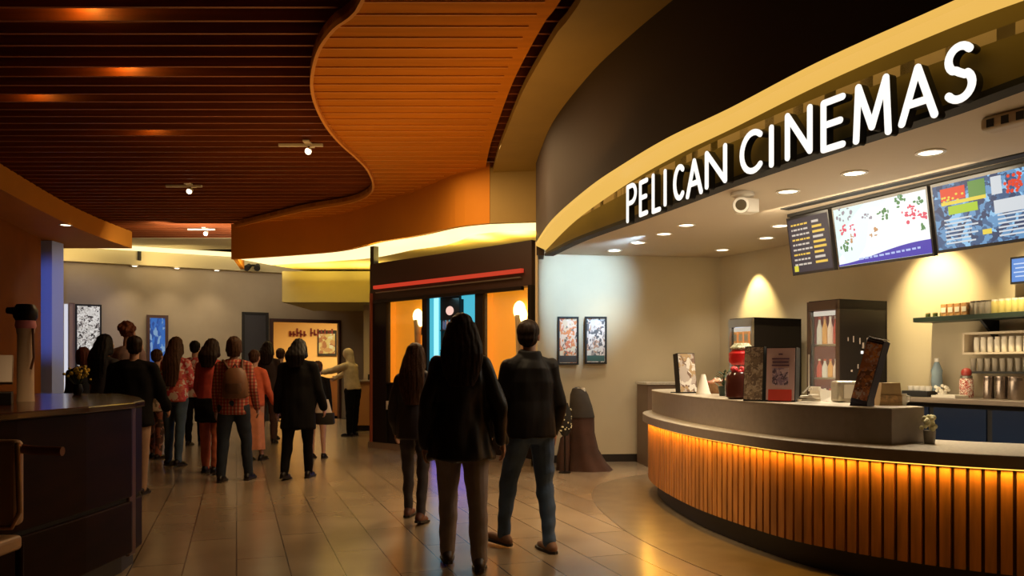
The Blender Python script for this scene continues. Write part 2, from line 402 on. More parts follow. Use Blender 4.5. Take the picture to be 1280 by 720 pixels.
# ------------------------------------------------------------------ kitchen: ceiling, walls
kw = crom([(0.33,10.3),(0.375,10.85),(0.48,11.18),(0.68,11.38),(1.1,11.46)], 0.08)+[(2.0,11.56),(3.04,11.7)]
b = MB(); b.wallstrip(kw, offset(kw, -0.03), 0, ZK+0.02); struct(b.build('wall_back', m_kwall, smooth=True))
wx = lambda Y: 8.77-0.49*Y
rw = [(3.04,11.7),(wx(9),9),(wx(6),6),(wx(2.5),2.5)]
b = MB(); b.wallstrip(rw, offset(rw, -0.1), 0, ZK+0.3); struct(b.build('wall_right', m_kwall))
b = MB(); b.wallstrip([(wx(2.5),2.5),(2.9,2.45)], [(wx(2.5),2.4),(2.9,2.35)], 0, ZC1); struct(b.build('wall_front', m_kwall))
poly = [tuple(p[:2]) for p in Ic]+[(wx(2.5)-.02,2.5)]+[(3.02,11.68),(0.68,11.36),(0.48,11.15),(0.40,10.8)]
b = MB(); b.prism(poly, ZK, ZK+0.06); kc = struct(b.build('ceiling', m_kceil))
# inner riser between sign band and ceiling, seen as thin step
b = MB(); pa = offset(Ir, -0.08); b.wallstrip(pa, offset(Ir, -0.11), [min(p[3], ZK)-0.0 for p in Ir], ZK+0.02); b.build('inner_face', m_kceil, kc)
bw = kw
b = MB(); bo = offset(kw, 0.012); b.wallstrip(bo, offset(kw, 0.0), 0, 0.11); struct(b.build('baseboard_back', m_base))
b = MB(); b.wallstrip(offset(rw, 0.012), rw, 0, 0.11); struct(b.build('baseboard_right', m_base))
# dark strip painting the ceiling's shadow gap in front of the menu boards
a = np.array((2.70,8.05)); c = np.array((3.86,5.8)); b = MB()
b.wallstrip([a, c+(c-a)*0.6], [a+(.10,.05), c+(c-a)*0.6+(.10,.05)], ZK-0.012, ZK+0.01); struct(b.build('trim_4', m_matblack))
# ------------------------------------------------------------------ lobby walls
_a = np.array((-10.116, 18.0)); _d = np.array((-5.887, 20.3))-_a
def bwp(px): k = (px-640)/F; s_ = (k*_a[1]-_a[0])/(_d[0]-k*_d[1]); q_ = _a+_d*s_; return (q_[0], q_[1])
L0 = bwp(-200); 
def bwseg(b, p0, p1, z0, z1, th=0.15, fr=0.0):
    A = bwp(p0); B = bwp(p1); n = np.array((_d[1],-_d[0])); n /= np.linalg.norm(n)
    A = np.array(A)+n*fr; B = np.array(B)+n*fr
    b.wallstrip([A, B], [A-n*th, B-n*th], z0, z1)
b = MB(); bwseg(b, 0, 340, 0, 3.72); bwseg(b, 340, 424, 2.5, 3.72); bwseg(b, 424, 560, 0, 3.72); struct(b.build('wall_back', m_wall))
b = MB(); bwseg(b, 0, 560, 3.72, 4.16, fr=0.25, th=0.4); struct(b.build('trim_5', m_cream))
b = MB(); bwseg(b, 0, 360, 4.03, 4.13, fr=0.40, th=0.08); o = b.build('cove_light', e_panel); tag(o, 'warm light strip glowing along the top of the far lobby wall', 'light')
for px in (120, 230): 
    q = bwp(px); light('AREA', (q[0], q[1]-0.9, 3.78), 5, (1,0.74,0.34), target=(q[0], q[1], 3.98), size=1.2, sizey=0.2, name='cove_glow')
b = MB(); b.box((-11.4, 9, 2), (0.2, 28, 4.4)); struct(b.build('wall_left', m_brownwall))
b = MB(); b.box((-3, -4.5, 2), (17, 0.2, 4.4)); struct(b.build('wall_front', m_wall))
# olive block soffit left of the kiosk
b = MB(); b.box((-3.95, 18.4, 3.07), (1.9, 2.7, 0.66)); struct(b.build('trim_6', m_olive))
# wall to the right behind kiosk
b = MB(); b.box((-1.3, 17.9, 2), (4.0, 0.2, 4.2)); struct(b.build('wall_back', m_wall))
# lit room beyond the opening
b = MB(); b.box((-5.4,25.2,1.8),(6,0.1,3.6)); b.box((-8.2,23,1.8),(0.1,4.6,3.6)); b.box((-3.2,23,1.8),(0.1,4.6,3.6)); b.box((-5.6,23,2.9),(5.2,4.6,0.1))
struct(b.build('wall_back', mat('ochre_plaster', (0.70,0.48,0.20), 0.8)))
b = MB(); b.box((-5.6,23.3,-0.05),(5.2,4.6,0.1)); struct(b.build('floor', m_floor))
light('AREA', (-5.4, 22.8, 2.75), 220, (1,0.70,0.32), target=(-5.4,23.4,0), size=1.5, name='room_lamp')
# left rust soffit
lsoff = crom([(-6.0,7.5),(-6.6,9.3),pc(0,205,2.78),pc(75,250,2.78),pc(120,272,2.78),pc(165,290,2.78)], 0.2)
b = MB(); poly = [tuple(p[:2]) for p in lsoff]+[(-11.3,16.55),(-11.3,7.5)]; b.prism(poly, 3.81, 4.16); struct(b.build('ceiling', m_fascia))
# rust wall
b = MB(); b.wallstrip([(-7.2,9.0),(-8.4,13.1),(-9.04,15.35)], [(-7.4,9.0),(-8.6,13.1),(-9.3,15.4)], 0, 3.82); struct(b.build('wall_left', m_brownwall))
b = MB(); b.box((-9.0, 15.66, 1.9), (0.22, 0.4, 3.80)); struct(b.build('trim_7', mat('blue_lit_column', (0.34,0.42,0.80), 0.8)))  # pale column; the blue spotlight's tint is put into its colour
# ------------------------------------------------------------------ cinema sign letters
def stroke_letter(ch):
    """strokes in unit square: x 0..w, z 0..1"""
    def arc(cx, cz, rx, rz, a0, a1, n=14): return [(cx+rx*math.cos(math.radians(a0+(a1-a0)*i/n)), cz+rz*math.sin(math.radians(a0+(a1-a0)*i/n))) for i in range(n+1)]
    D = {
     'P': [[(0,0),(0,1)], [(0,1),(.28,1)]+arc(.28,.75,.27,.25,90,-90)+[(0,.5)]],
     'E': [[(0,0),(0,1)],[(0,1),(.55,1)],[(0,.52),(.48,.52)],[(0,0),(.55,0)]],
     'L': [[(0,1),(0,0)],[(0,0),(.5,0)]],
     'I': [[(0,0),(0,1)]],
     'C': [arc(.42,.5,.42,.5,50,310,20)],
     'A': [[(0,0),(.37,1)],[(.37,1),(.74,0)],[(.13,.33),(.61,.33)]],
     'N': [[(0,0),(0,1)],[(0,1),(.64,0)],[(.64,0),(.64,1)]],
     'M': [[(0,0),(.06,1)],[(.06,1),(.42,.18)],[(.42,.18),(.78,1)],[(.78,1),(.84,0)]],
     'S': [arc(.30,.76,.27,.24,35,250,12)[:-1]+[(.2,.56),(.3,.5),(.42,.44)]+arc(.28,.26,.30,.26,50,-145,12)]}
    return D[ch]
# (letter, left px, right px, top y, bottom y)
LET = [('P',783,797,229,277),('E',799,811,224,270),('L',815,827,215,266),('I',830,835,211,258),('C',842,856,206,251),('A',858,879,198,246),('N',882,909,184,233),
       ('C',926,953,163,218),('I',963,971,155,209),('N',983,1015,136,197),('E',1028,1056,121,188),('M',1069,1113,99,175),('A',1126,1171,80,154),('S',1183,1218,53,129)]
Ip = offset(Ic, 0.10)      # letters stand in front of the band
Iang = [math.atan2(p[1], p[0]) for p in Ip]
def onI(px):
    for i in range(len(Ip)-1):
        a = 640+F*Ip[i][0]/Ip[i][1]; c = 640+F*Ip[i+1][0]/Ip[i+1][1]
        if a <= px <= c: t = (px-a)/(c-a); return Ip[i]*(1-t)+Ip[i+1]*t
    return Ip[-1]
sign = thing('cinema_sign', 'PELICAN CINEMAS in white glowing letters along the curved bulkhead', 'sign', tuple(onI(783)[:2])+(2.7,))
bpy.context.view_layer.update()
m_return = m_matblack
for ch, l, r, t, bt in LET:
    A = onI(l+2); B = onI(r-2); sw = 0.0195
    ym = (A[1]+B[1])/2; z1 = EYE+(HOR-t)/F*ym-sw; z0 = EYE+(HOR-bt)/F*ym+sw
    ux = Vector((B[0]-A[0], B[1]-A[1], 0)); W = ux.length; ux.normalize(); nrm = Vector((ux.y, -ux.x, 0))
    if nrm.dot(Vector((-ym*0.25, -ym, 0))) < 0: nrm = -nrm
    st = stroke_letter(ch); wmax = max(p[0] for s in st for p in s) or 1
    org = Vector((A[0], A[1], z0)); sx = (W/wmax if ch != 'I' else 1); sz = z1-z0
    # account for slope of baseline: depth differs across the letter
    body = MB(); face = MB()
    slope = (EYE+(HOR-(bt))/F*B[1]) - (EYE+(HOR-bt)/F*A[1]); 
    for s in st:
        for k in range(len(s)-1):
            p = Vector((s[k][0]*sx, s[k][1]*sz)); q = Vector((s[k+1][0]*sx, s[k+1][1]*sz)); d = (q-p)
            if d.length < 1e-6: continue
            d.normalize(); n2 = Vector((-d.y, d.x)); out = []
            a0 = math.atan2(n2.y, n2.x)
            for j in range(7): a = a0+PI*j/6; out.append(p+Vector((math.cos(a), math.sin(a)))*sw)
            for j in range(7): a = a0+PI+PI*j/6; out.append(q+Vector((math.cos(a), math.sin(a)))*sw)
            W3 = lambda v, dep: org+ux*v.x+Vector((0,0,v.y))+nrm*dep-sign.location
            n = len(out)
            body.rings([[W3(v, -0.055) for v in out], [W3(v, 0.0) for v in out]])
            face.rings([[W3(v, 0.0005) for v in out], [W3(v, 0.008) for v in out]])
    bo_ = body.build('letter', m_return, sign); face.build('letter_face', e_sign, bo_)
b = MB()
for i in range(len(Ip)-1):
    pass
# ------------------------------------------------------------------ kiosk
K0 = np.array((-2.41, 13.56)); Ku = np.array((.716,-.698)); KL = 3.74
def ks(px):
    k = (px-640)/F; return (k*K0[1]-K0[0])/(Ku[0]-k*Ku[1])
kio = thing('ticket_kiosk', 'black framed lobby kiosk with orange windows and red neon bar', 'kiosk', (K0[0], K0[1], 0), math.atan2(Ku[1], Ku[0]))
xs = {k: ks(k) for k in (483,528,534,594,604,660)}
def dep(x): return 0.9-(0.9-0.26)*x/KL
# carcass
b = MB(); b.prism([(0,0.02),(xs[534]-.02,0.02),(xs[534]-.02,dep(1.3)),(0,0.9)], 0.0, 1.08); b.prism([(xs[594]+.02,0.02),(KL,0.02),(KL,0.26),(xs[594]+.02,dep(2.2))], 0.0, 1.08); b.build('base_panel', m_black, kio)
b = MB(); b.prism([(0,0),(KL,0),(KL,0.26),(0,0.9)], 2.48, 3.10); b.build('header', mat('dark_brown_lacquer',(0.03,0.012,0.008),0.5), kio)
for x0, x1 in ((0, xs[483]), (xs[528], xs[534]), (xs[594], xs[604]), (xs[660], KL)):
    b = MB(); b.box(((x0+x1)/2, 0.04, 1.24), (x1-x0, 0.1, 2.5)); bevel(b.build('post', m_black, kio))
b = MB(); b.box((KL-0.04, 0.13, 1.24), (0.04, 0.22, 2.48)); b.box((0.02, 0.45, 1.24), (0.04, 0.85, 2.48)); b.build('side_panel', m_black, kio)
b = MB(); b.box((KL/2, -0.01, 0.05), (KL, 0.06, 0.1)); b.build('kick_plate', m_steel, kio)
b = MB(); b.box((KL*0.5, -0.02, 2.45), (KL-0.3, 0.06, 0.05)); b.build('window_head', m_black, kio)
b = MB(); b.box((KL*0.5+0.03, -0.045, 2.69), (KL-0.32, 0.05, 0.055)); b.build('neon_bar', e_neon, kio)
b = MB(); b.box((0.06,0.05,3.25),(0.10,0.10,0.30)); b.build('corner_pillar', m_matblack, kio)
b = MB(); b.box((KL*0.5+0.03, -0.03, 2.60), (KL-0.4, 0.04, 0.018)); b.build('chrome_strip', m_steel, kio)
b = MB(); b.box((0.08, -0.03, 1.35), (0.025, 0.05, 2.5)); b.build('corner_strip', mat('rust_trim',(0.25,0.06,0.03),0.4), kio)
m_or = mat('orange_panel_glow', (0.8,0.30,0.02), 0.5, em=(1.0,0.32,0.012), es=0.62)  # orange wall; the lamps' light on it is put in as emission
for a, c in ((483, 528), (604, 660)):
    x0 = xs[a]; x1 = xs[c]; dd = 0.20
    b = MB(); b.wallstrip([(x0-.03,dd),(x1+.03,dd)], [(x0-.03,dd+.02),(x1+.03,dd+.02)], 1.08, 2.5); b.box((x0-.025,0.13,1.78),(.02,.16,1.38)); b.box((x1+.025,0.13,1.78),(.02,.16,1.38)); b.build('lit_panel', m_or, kio)
    b = MB(); b.box(((x0+x1)/2, 0.04, 1.09), (x1-x0, 0.14, 0.03)); b.build('window_sill', m_black, kio)
    b = MB(); b.box(((x0+x1)/2, 0.035, 1.78), (x1-x0, 0.008, 1.36)); b.build('window_pane', m_glass, kio)
# outlet plate
b = MB(); x = ks(485)+.0; b.box((x+0.03, -0.0, 0.73), (0.09, 0.06, 0.14)); b.box((x+0.03, -0.035, 0.76), (0.03, 0.01, 0.03)); b.box((x+0.03, -0.035, 0.70), (0.03, 0.01, 0.03)); b.build('outlet_plate', m_white, kio)
# cone wall lamps inside the windows
e_globe = emi('cone_lamp_light', (1.0,0.78,0.30), 5.0)
m_cone = mat('tan_cone', (0.55,0.36,0.20), 0.6, bump=0.4, bs=30)
for px, ytop, ymid, ybot, lab in ((515, 386, 400, 446, 'cone-shaped tan wall lamp with glowing top in the left kiosk window'), (642, 376, 394, 462, 'cone-shaped tan wall lamp with glowing top in the right kiosk window')):
    s = ks(px); yl = 0.12; wp = K0+Ku*s+np.array((.698,.716))*yl; Y = wp[1]
    k = Y/F; zt = EYE+(HOR-ytop)*k; zm = EYE+(HOR-ymid)*k; zb_ = max(EYE+(HOR-ybot)*k, 1.14)
    t = thing('cone_lamp', lab, 'lamp', (wp[0], wp[1], zm), kio.rotation_euler.z)
    b = MB(); b.lathe([(0.035, zb_-zm), (0.045, (zb_-zm)*0.8), (0.058, -0.12), (0.066, -0.02), (0.064, 0.0), (0.06,-0.01)], n=18); b.build('cone', m_cone, t, smooth=True)
    b = MB(); b.ball((0,0,(zt-zm)*0.35), (0.11, 0.055, (zt-zm)*0.65), n=16); b.ball((0.07,0,0.0), (0.07,0.05,0.11), n=12); b.build('globe', e_globe, t, smooth=True)
    b = MB(); b.box((0, 0.05, -0.18), (0.03, 0.05, 0.03)); b.box((0,0.07,-0.18),(0.06,0.01,0.12)); b.build('bracket', m_black, t)
# centre cooler bay
cx0, cx1 = xs[534], xs[594]; cw = cx1-cx0; cd = 0.27
wp = K0+Ku*((cx0+cx1)/2)
coo = thing('drinks_cooler', 'tall cyan-lit drinks cooler in the middle of the kiosk', 'cooler', (wp[0], wp[1], 0), kio.rotation_euler.z)
e_cy = emi('cyan_backlight', (0.07,0.50,0.66), 0.95); e_bl = emi('blue_backlight', (0.10,0.12,0.95), 1.1)
b = MB(); b.box((0, cd-0.02, 1.62), (cw, 0.03, 1.7)); b.box((cw/2-.01,.15,1.62),(.02,.2,1.7)); b.box((-cw/2+.01,.15,1.62),(.02,.2,1.7)); b.build('back_panel', e_cy, coo)
b = MB(); b.box((0, 0.1, 0.42), (cw-0.02, 0.04, 0.66)); b.build('lower_panel', e_bl, coo)
b = MB(); b.box((-cw/2+0.06, cd*0.5, 1.62), (0.06, 0.05, 1.66)); b.build('light_tube', emi('pale_cyan_tube', (0.35,0.85,1.0), 1.2), coo)
b = MB(); b.box((-cw*.37, 0.20, 1.6), (0.015, 0.08, 1.6)); b.box((cw*0.03, 0.20, 1.6), (0.015, 0.08, 1.6)); b.box((0,0.06,0.06),(cw,0.1,0.12)); b.box((0,0.08,0.77),(cw,0.1,0.06)); b.build('frame', m_black, coo)
shz = [0.98, 1.32, 1.62, 1.93]
for z in shz: b = MB(); b.box((-cw*0.17, 0.19, z), (cw*0.40, 0.10, 0.018)); b.build('shelf', m_matblack, coo)
b = MB(); b.box((-cw*0.17, 0.17, 2.27), (cw*0.4, 0.05, 0.36)); b.build('sign_box', m_black, coo)
b = MB(); b.ball((-cw*0.16, 0.14, 2.23), (0.09, 0.02, 0.07), n=14); b.build('sign_emblem', emi('pale_pink_light',(1,0.6,0.5),1.0), coo, smooth=True)
def make_bottle(h, r, m, mc, name='bottle', lab='', cat='bottle', loc=(0,0,0), grp=None, rz=0):
    t = thing(name, lab, cat, loc, rz, grp)
    MB().lathe([(r*.9,0),(r,h*.04),(r,h*.55),(r*.45,h*.78),(r*.38,h*.9)], n=12).build('body', m, t, smooth=True)
    MB().lathe([(r*.45,h*.9),(r*.45,h*1.0)], n=10).build('cap', mc, t); return t
cols = [(0.6,0.08,0.05),(0.1,0.35,0.4),(0.7,0.65,0.6),(0.15,0.2,0.5),(0.5,0.3,0.3)]
protos = []
uu = Vector((Ku[0],Ku[1],0)); vv = Vector((.698,.716,0))
for si, z in enumerate(shz):
    for k in range(5):
        c = cols[(k+si*2) % 5]
        loc = Vector((wp[0],wp[1],0))+uu*(-cw*0.17-cw*0.15+cw*0.075*k)+vv*0.18+Vector((0,0,z+0.013))
        lab = 'small bottle on the %s shelf of the cyan-lit drinks cooler' % ['bottom','second lowest','second highest','top'][si]
        if si == 0: 
            t = make_bottle(0.22, 0.027, mat('bottle_%d' % k, c, 0.3), m_white, 'bottle', lab, 'bottle', loc, 'bottles on the bottom cooler shelf', kio.rotation_euler.z); protos.append(t)
        else: dup(protos[(k+si) % 5], loc, None, lab, 'bottles on the %s cooler shelf' % ['bottom','second lowest','second highest','top'][si])
light('AREA', (wp[0]-0.02, wp[1]-0.02, 2.4), 1.5, (0.3,0.8,1.0), target=(wp[0]+.1, wp[1]+.1, 1.2), size=0.3, name='cooler_glow')

# ------------------------------------------------------------------ service counter
Fc = crom([(2.5,9.75),(2.0,9.6),(1.68,9.25),(1.50,8.8),(1.43,8.1),(1.47,7.3),(1.59,6.5),(1.87,5.58),(2.16,5.13),(2.5,4.79),(2.89,4.53),(3.4,4.3),(4.1,4.12),(4.9,4.05)], 0.03)
# travel goes from far-left round to right; inside (staff side) is on the left of travel
ins = -1
cnt = thing('service_counter', 'long curved concession counter with backlit vertical wooden slats and taupe top', 'counter', (2.2, 5.6, 0))
bpy.context.view_layer.update()
def rel(path, o): return [np.array([p[0]-o.location.x, p[1]-o.location.y]) for p in path]
f = rel(Fc, cnt)
MB().wallstrip(offset(f,-0.10), offset(f,-0.6), 0, 0.2).build('plinth', m_base, cnt)
MB().wallstrip(offset(f,-0.035), offset(f,-0.56), 0.19, 0.80).build('carcass', m_slatback, cnt)
# slats
b = MB(); d = [0]
for i in range(1, len(f)): d.append(d[-1]+np.linalg.norm(f[i]-f[i-1]))
s = 0.02; pitch = 0.078
while s < d[-1]-0.05:
    q = np.array([np.interp(s, d, [p[k] for p in f]) for k in (0,1)]); q2 = np.array([np.interp(s+0.01, d, [p[k] for p in f]) for k in (0,1)])
    a = math.atan2(q2[1]-q[1], q2[0]-q[0]); nx, ny = math.sin(a), -math.cos(a)
    b.box((q[0]-nx*0.018, q[1]-ny*0.018, 0.485), (0.058, 0.036, 0.61), rz=a); s += pitch
b.build('slat_cladding', m_slat, cnt)
MB().wallstrip(offset(f,0.06), offset(f,-0.82), 0.79, 0.863).build('ledge_top', [m_quartz], cnt)
MB().wallstrip(offset(f,0.055), offset(f,-0.815), 0.863, 0.866).build('ledge_surface', m_quartztop, cnt)
MB().wallstrip(offset(f,0.034), offset(f,0.018), 0.781, 0.789).build('led_strip', emi('counter_led_light2', (1.0, 0.50, 0.06), 2.0), cnt)
fl = resamp(Fc, 44)
for i in range(3, 43):
    a_ = offset(fl, 0.028)[i]; n_ = offset(fl, -0.2)[i]
    dd_ = fl[i+1][:2]-fl[i-1][:2] if i < 43 else fl[i][:2]-fl[i-1][:2]
    q_ = light('AREA', (a_[0], a_[1], 0.776), .85, (1,.47,.05), size=.2, sizey=.02, name='led_glow')
    q_.rotation_euler = (math.radians(-12), 0, math.atan2(dd_[1], dd_[0]))
# upper tier
Uc = crom([(2.35,9.75),(1.98,9.62),(1.70,9.4),(1.585,9.05),(1.555,8.4),(1.58,7.7),(1.64,7.0),(1.85,6.04),(2.16,5.39),(2.43,5.12)], 0.06)
u = rel(Uc, cnt)
inner = offset(u, -0.55); 
inner[-1] = rel([(2.74,5.32)], cnt)[0]; inner[-2] = rel([(2.72,5.42)], cnt)[0]; inner[-3] = rel([(2.62,5.55)], cnt)[0]
MB().wallstrip(u, inner, 0.866, 1.095).build('upper_riser', m_quartz, cnt)
MB().wallstrip(offset(u,0.004), inner, 1.095, 1.102).build('upper_surface', m_quartztop, cnt)
# floor inlay border around the counter
fb = MB(); fb.wallstrip(offset(Fc[10:-8], 0.60), offset(Fc[10:-8], -0.1), 0.0, 0.003); ob = struct(fb.build('trim_8', mat('floor_border', (0.15,0.115,0.075), 0.3, var=0.15, vs=5)))

# ------------------------------------------------------------------ kitchen downlights
def downlight(px, py, H=ZK-EYE, lab='', pw=22, r=0.085, z=ZK, grp=None, col=WHITE, spot=100):
    Y = H*F/(HOR-py); x = (px-640)/F*Y
    t = thing('downlight', lab, 'light', (x, Y, z), 0, grp)
    MB().lathe([(r,0.0),(r*1.25,0.0),(r*1.25,-0.008),(r,-0.012)], n=24, cap=False).build('trim_ring', m_white, t, smooth=True)
    MB().lathe([(0.001,-0.003),(r,-0.003)], n=24, cap=False).build('lens', e_lamp, t)
    if pw: light('SPOT', (0,0,-0.03), pw, col, target=None, size=r, spot=spot, blend=0.8, name='bulb', parent=t)
    return t
KD = [(768,313,'farthest round downlight in the kitchen ceiling near the poster wall'),(798,303,'second farthest round downlight behind the sign start'),(830,292,'round downlight just right of the letter P in the kitchen ceiling'),
      (858,281,'round downlight left of the domed ceiling projector'),(903,312,'small round downlight farthest back near the brown wall corner'),(958,297,'round downlight beside the top left corner of the menu screens, farther one'),(975,282,'round downlight touching the left edge of the first menu screen'),
      (985,239,'round downlight under the letter N of the cinema sign'),(1068,216,'round downlight under the letter M of the cinema sign'),(1163,190,'largest round downlight under the final letters of the sign')]
for i, (x, y, l) in enumerate(KD): downlight(x, y, lab=l, pw=110 if i > 6 else 50)
# ceiling-mounted devices
def ceil_dome(px, py, lab, sc, z=ZK):
    Y = (z-EYE-0.11)*F/(HOR-py); x = (px-640)/F*Y
    t = thing('ceiling_projector', lab, 'projector', (x, Y, z), 0.3)
    MB().lathe([(0.10*sc,0),(0.105*sc,-0.03),(0.05*sc,-0.05),(0.05*sc,-0.07)], n=20).build('mount', m_white, t, smooth=True)
    bb = MB(); bb.box((0.05*sc,0,-0.12*sc),(0.17*sc,0.14*sc,0.13*sc)); bevel(bb.build('housing', m_white, t), 0.012)
    bb = MB(); bb.cyl((-0.05*sc,-0.05*sc,-0.13*sc),(-0.08*sc,-0.10*sc,-0.135*sc),0.075*sc,0.07*sc,20); bb.build('lens_ring', m_white, t, smooth=True)
    bb = MB(); bb.cyl((-0.08*sc,-0.10*sc,-0.135*sc),(-0.084*sc,-0.106*sc,-0.136*sc),0.05*sc,0.045*sc,20); bb.build('lens', mat('dark_lens',(0.08,0.06,0.03),0.2), t)
ceil_dome(928, 256, 'cream round-lensed projector hanging from the kitchen ceiling under letter C', 1.0)
Y = (ZK-EYE-.05)*F/(HOR-150); t = thing('ceiling_speaker', 'beige ceiling unit with dark slots at the right edge near the sign end', 'speaker', ((1268-640)/F*Y, Y, ZK), -1.05)
b = MB(); b.box((0,0,-0.045),(0.36,0.14,0.09)); bevel(b.build('housing', mat('beige_plastic',(0.42,0.32,0.2),0.5), t), 0.03, 4)
for k in range(3): b = MB(); b.box((-0.11+0.09*k,-0.068,-0.05),(0.045,0.012,0.05)); b.build('slot', m_matblack, t)
# ------------------------------------------------------------------ menu screens
def pt_on(px, a=np.array((2.88,8.37)), c=np.array((3.90,6.09))):
    d_ = c-a; k = (px-640)/F; s_ = (k*a[1]-a[0])/(d_[0]-k*d_[1]); return a+d_*s_
ux = Vector((3.90-2.88, 6.09-8.37, 0)).normalized(); sang = math.atan2(ux.y, ux.x)
m_bezel = mat('black_bezel', (0.01,0.01,0.012), 0.3)
rnd = random.Random(3)
def screen(pl, pr, label, kind, ztop=2.915, hh=0.60, tilt=9):
    A = pt_on(pl); B = pt_on(pr); W = np.linalg.norm(B-A)-0.012
    t = thing('menu_screen', label, 'screen', ((A[0]+B[0])/2, (A[1]+B[1])/2, ztop), sang)
    R = Matrix.Rotation(math.radians(tilt), 3, 'X')      # top leans forward (towards -Y local)
    def q(bm, x0, x1, z0, z1, d0=0.0, d1=0.003):
        vs = [R @ Vector((x*W-W/2, -d_-0.02, -hh+z*hh)) for d_ in (d0, d1) for x, z in ((x0,z0),(x1,z0),(x1,z1),(x0,z1))]
        bm.add(vs, [(3,2,1,0),(4,5,6,7),(0,1,5,4),(1,2,6,5),(2,3,7,6),(3,0,4,7)])
    bb = MB(); q(bb,0,1,0,1,-0.05,0.0); bb.build('housing', m_bezel, t)
    bg = {'dark': emi('screen_dark',(0.03,0.018,0.035),0.9), 'white': voro_mat('screen_white_scene', [(0.9,1,0.98),(0.75,0.95,0.9),(0.95,1,1),(0.85,0.97,1.0),(0.92,0.98,0.9)], 3.0, em=1.0), 'blue': voro_mat('screen_blue_scene', [(0.04,0.09,0.2),(0.12,0.28,0.5),(0.03,0.05,0.12),(0.25,0.5,0.75),(0.05,0.12,0.25)], 16.0, em=1.1), 'small': emi('screen_small',(0.10,0.28,0.75),0.9)}[kind]
    mg = 0.025; bb = MB(); q(bb, mg*0.6/W, 1-mg*0.6/W, mg/hh, 1-mg/hh, 0, 0.002); bb.build('display', bg, t)
    def blob(bm, cx, cz, rx, rz, d_=0.004):
        n = 9; vs = [R @ Vector((cx*W-W/2+rx*math.cos(2*PI*k/n), -d_-0.02, -hh+cz*hh+rz*math.sin(2*PI*k/n))) for k in range(n)]
        bm.add(vs, [tuple(range(n))])
    col = lambda n, c, e=0.9: emi(n, c, e)
    if kind == 'dark':
        bb = MB(); y_ = MB(); 
        for k in range(9):
            z = 0.84-0.085*k
            x = 0.10
            while x < 0.5: w_ = rnd.uniform(0.03,0.10); q(bb if k % 3 else y_, x, x+w_, z, z+0.03, 0.003, 0.004); x += w_+0.02
            q(y_ if k not in (0,3,7) else bb, 0.60, 0.60+rnd.uniform(0.15,0.3), z, z+0.04, 0.003, 0.004)
        bb.m = 1; bb.add(y_.v, y_.f); bb.build('menu_text', [col('text_cream',(0.8,0.7,0.6),0.8), col('text_yellow',(0.95,0.6,0.08),0.9)], t)
        bb = MB(); q(bb, 0.07, 0.17, 0.06, 0.16, 0.003, 0.004); bb.build('menu_picture', col('pic_yellow',(0.9,0.8,0.05),0.8), t)
    if kind == 'white':
        # blue swoosh along the bottom
        n = 16; vs = []; 
        for k in range(n+1):
            x = 0.01+0.98*k/n; top = 0.07+0.16*(0.5-0.5*math.cos(PI*min(1,x*1.1)))+0.02*x
            for z in (0.045, top): vs.append(R @ Vector((x*W-W/2, -0.0245, -hh+z*hh)))
        bb = MB(); bb.add(vs, [(2*k, 2*k+2, 2*k+3, 2*k+1) for k in range(n)]); bb.build('banner', col('banner_blue',(0.05,0.03,0.42),1.0), t)
        bb = MB(); x = 0.25
        while x < 0.9: w_ = rnd.uniform(0.02,0.05); q(bb, x, x+w_, 0.085+0.06*x, 0.115+0.06*x, 0.006, 0.007); x += w_+0.015
        bb.build('banner_text', col('text_pale_blue',(0.5,0.6,1.0),0.9), t)
        r_ = MB(); g_ = MB(); k_ = MB(); o_ = MB()
        for cx, cz, n, sp, bm in ((0.13,0.62,16,0.11,r_),(0.83,0.66,22,0.10,r_),(0.95,0.60,8,0.04,r_),(0.55,0.75,14,0.07,g_),(0.75,0.88,12,0.07,g_),(0.12,0.36,14,0.08,g_),(0.12,0.85,14,0.12,k_),(0.38,0.75,7,0.06,k_),(0.93,0.42,7,0.05,g_),(0.44,0.50,7,0.05,o_),(0.92,0.80,8,0.05,g_),(0.17,0.45,6,0.06,o_)):
            for _ in range(n): blob(bm, min(.97,max(.03,cx+rnd.gauss(0,sp*0.45))), min(.95,cz+rnd.gauss(0,sp*0.55)), rnd.uniform(.006,.020), rnd.uniform(.006,.020), 0.004+rnd.random()*0.002)
        r_.m = 1; r_.add(o_.v, o_.f); r_.build('berries', [col('pic_pink_red',(0.85,0.08,0.16),0.9), col('pic_tan',(0.7,0.35,0.15),0.8)], t); g_.build('leaves', col('pic_leaf_green',(0.10,0.30,0.10),0.8), t); k_.build('petals', col('pic_grey',(0.40,0.35,0.42),0.8), t)
    if kind == 'blue':
        r_ = MB(); g_ = MB(); y_ = MB(); w_ = MB(); lg = MB()
        r2 = MB(); y2 = MB(); y3 = MB(); q(r2, 0.09, 0.32, 0.72, 0.90, 0.003, 0.005); q(lg, 0.35, 0.50, 0.70, 0.93, 0.003, 0.005)
        q(g_, 0.15, 0.42, 0.52, 0.64, 0.003, 0.005); q(y2, 0.09, 0.50, 0.66, 0.71, 0.004, 0.006)
        for _ in range(26): blob(r_, rnd.uniform(.66,.80), rnd.uniform(.66,.9), .014, .014, 0.006)
        for _ in range(12): blob(y_, rnd.uniform(.10,.30), rnd.uniform(.68,.80), .012, .010, 0.007)
        for k in range(7):
            z = 0.44-0.055*k; q(w_, 0.10, 0.42+rnd.uniform(-.1,.0), z, z+0.022, 0.003, 0.004); q(w_, 0.58, 0.9+rnd.uniform(-.1,.0), z, z+0.022, 0.003, 0.004)
        q(w_, 0.56, 0.98, 0.42, 0.60, 0.003, 0.0045); q(y3, 0.44, 0.52, 0.17, 0.24, 0.004, 0.005); q(w_, 0.55,0.64,0.68,0.92,0.003,0.004)
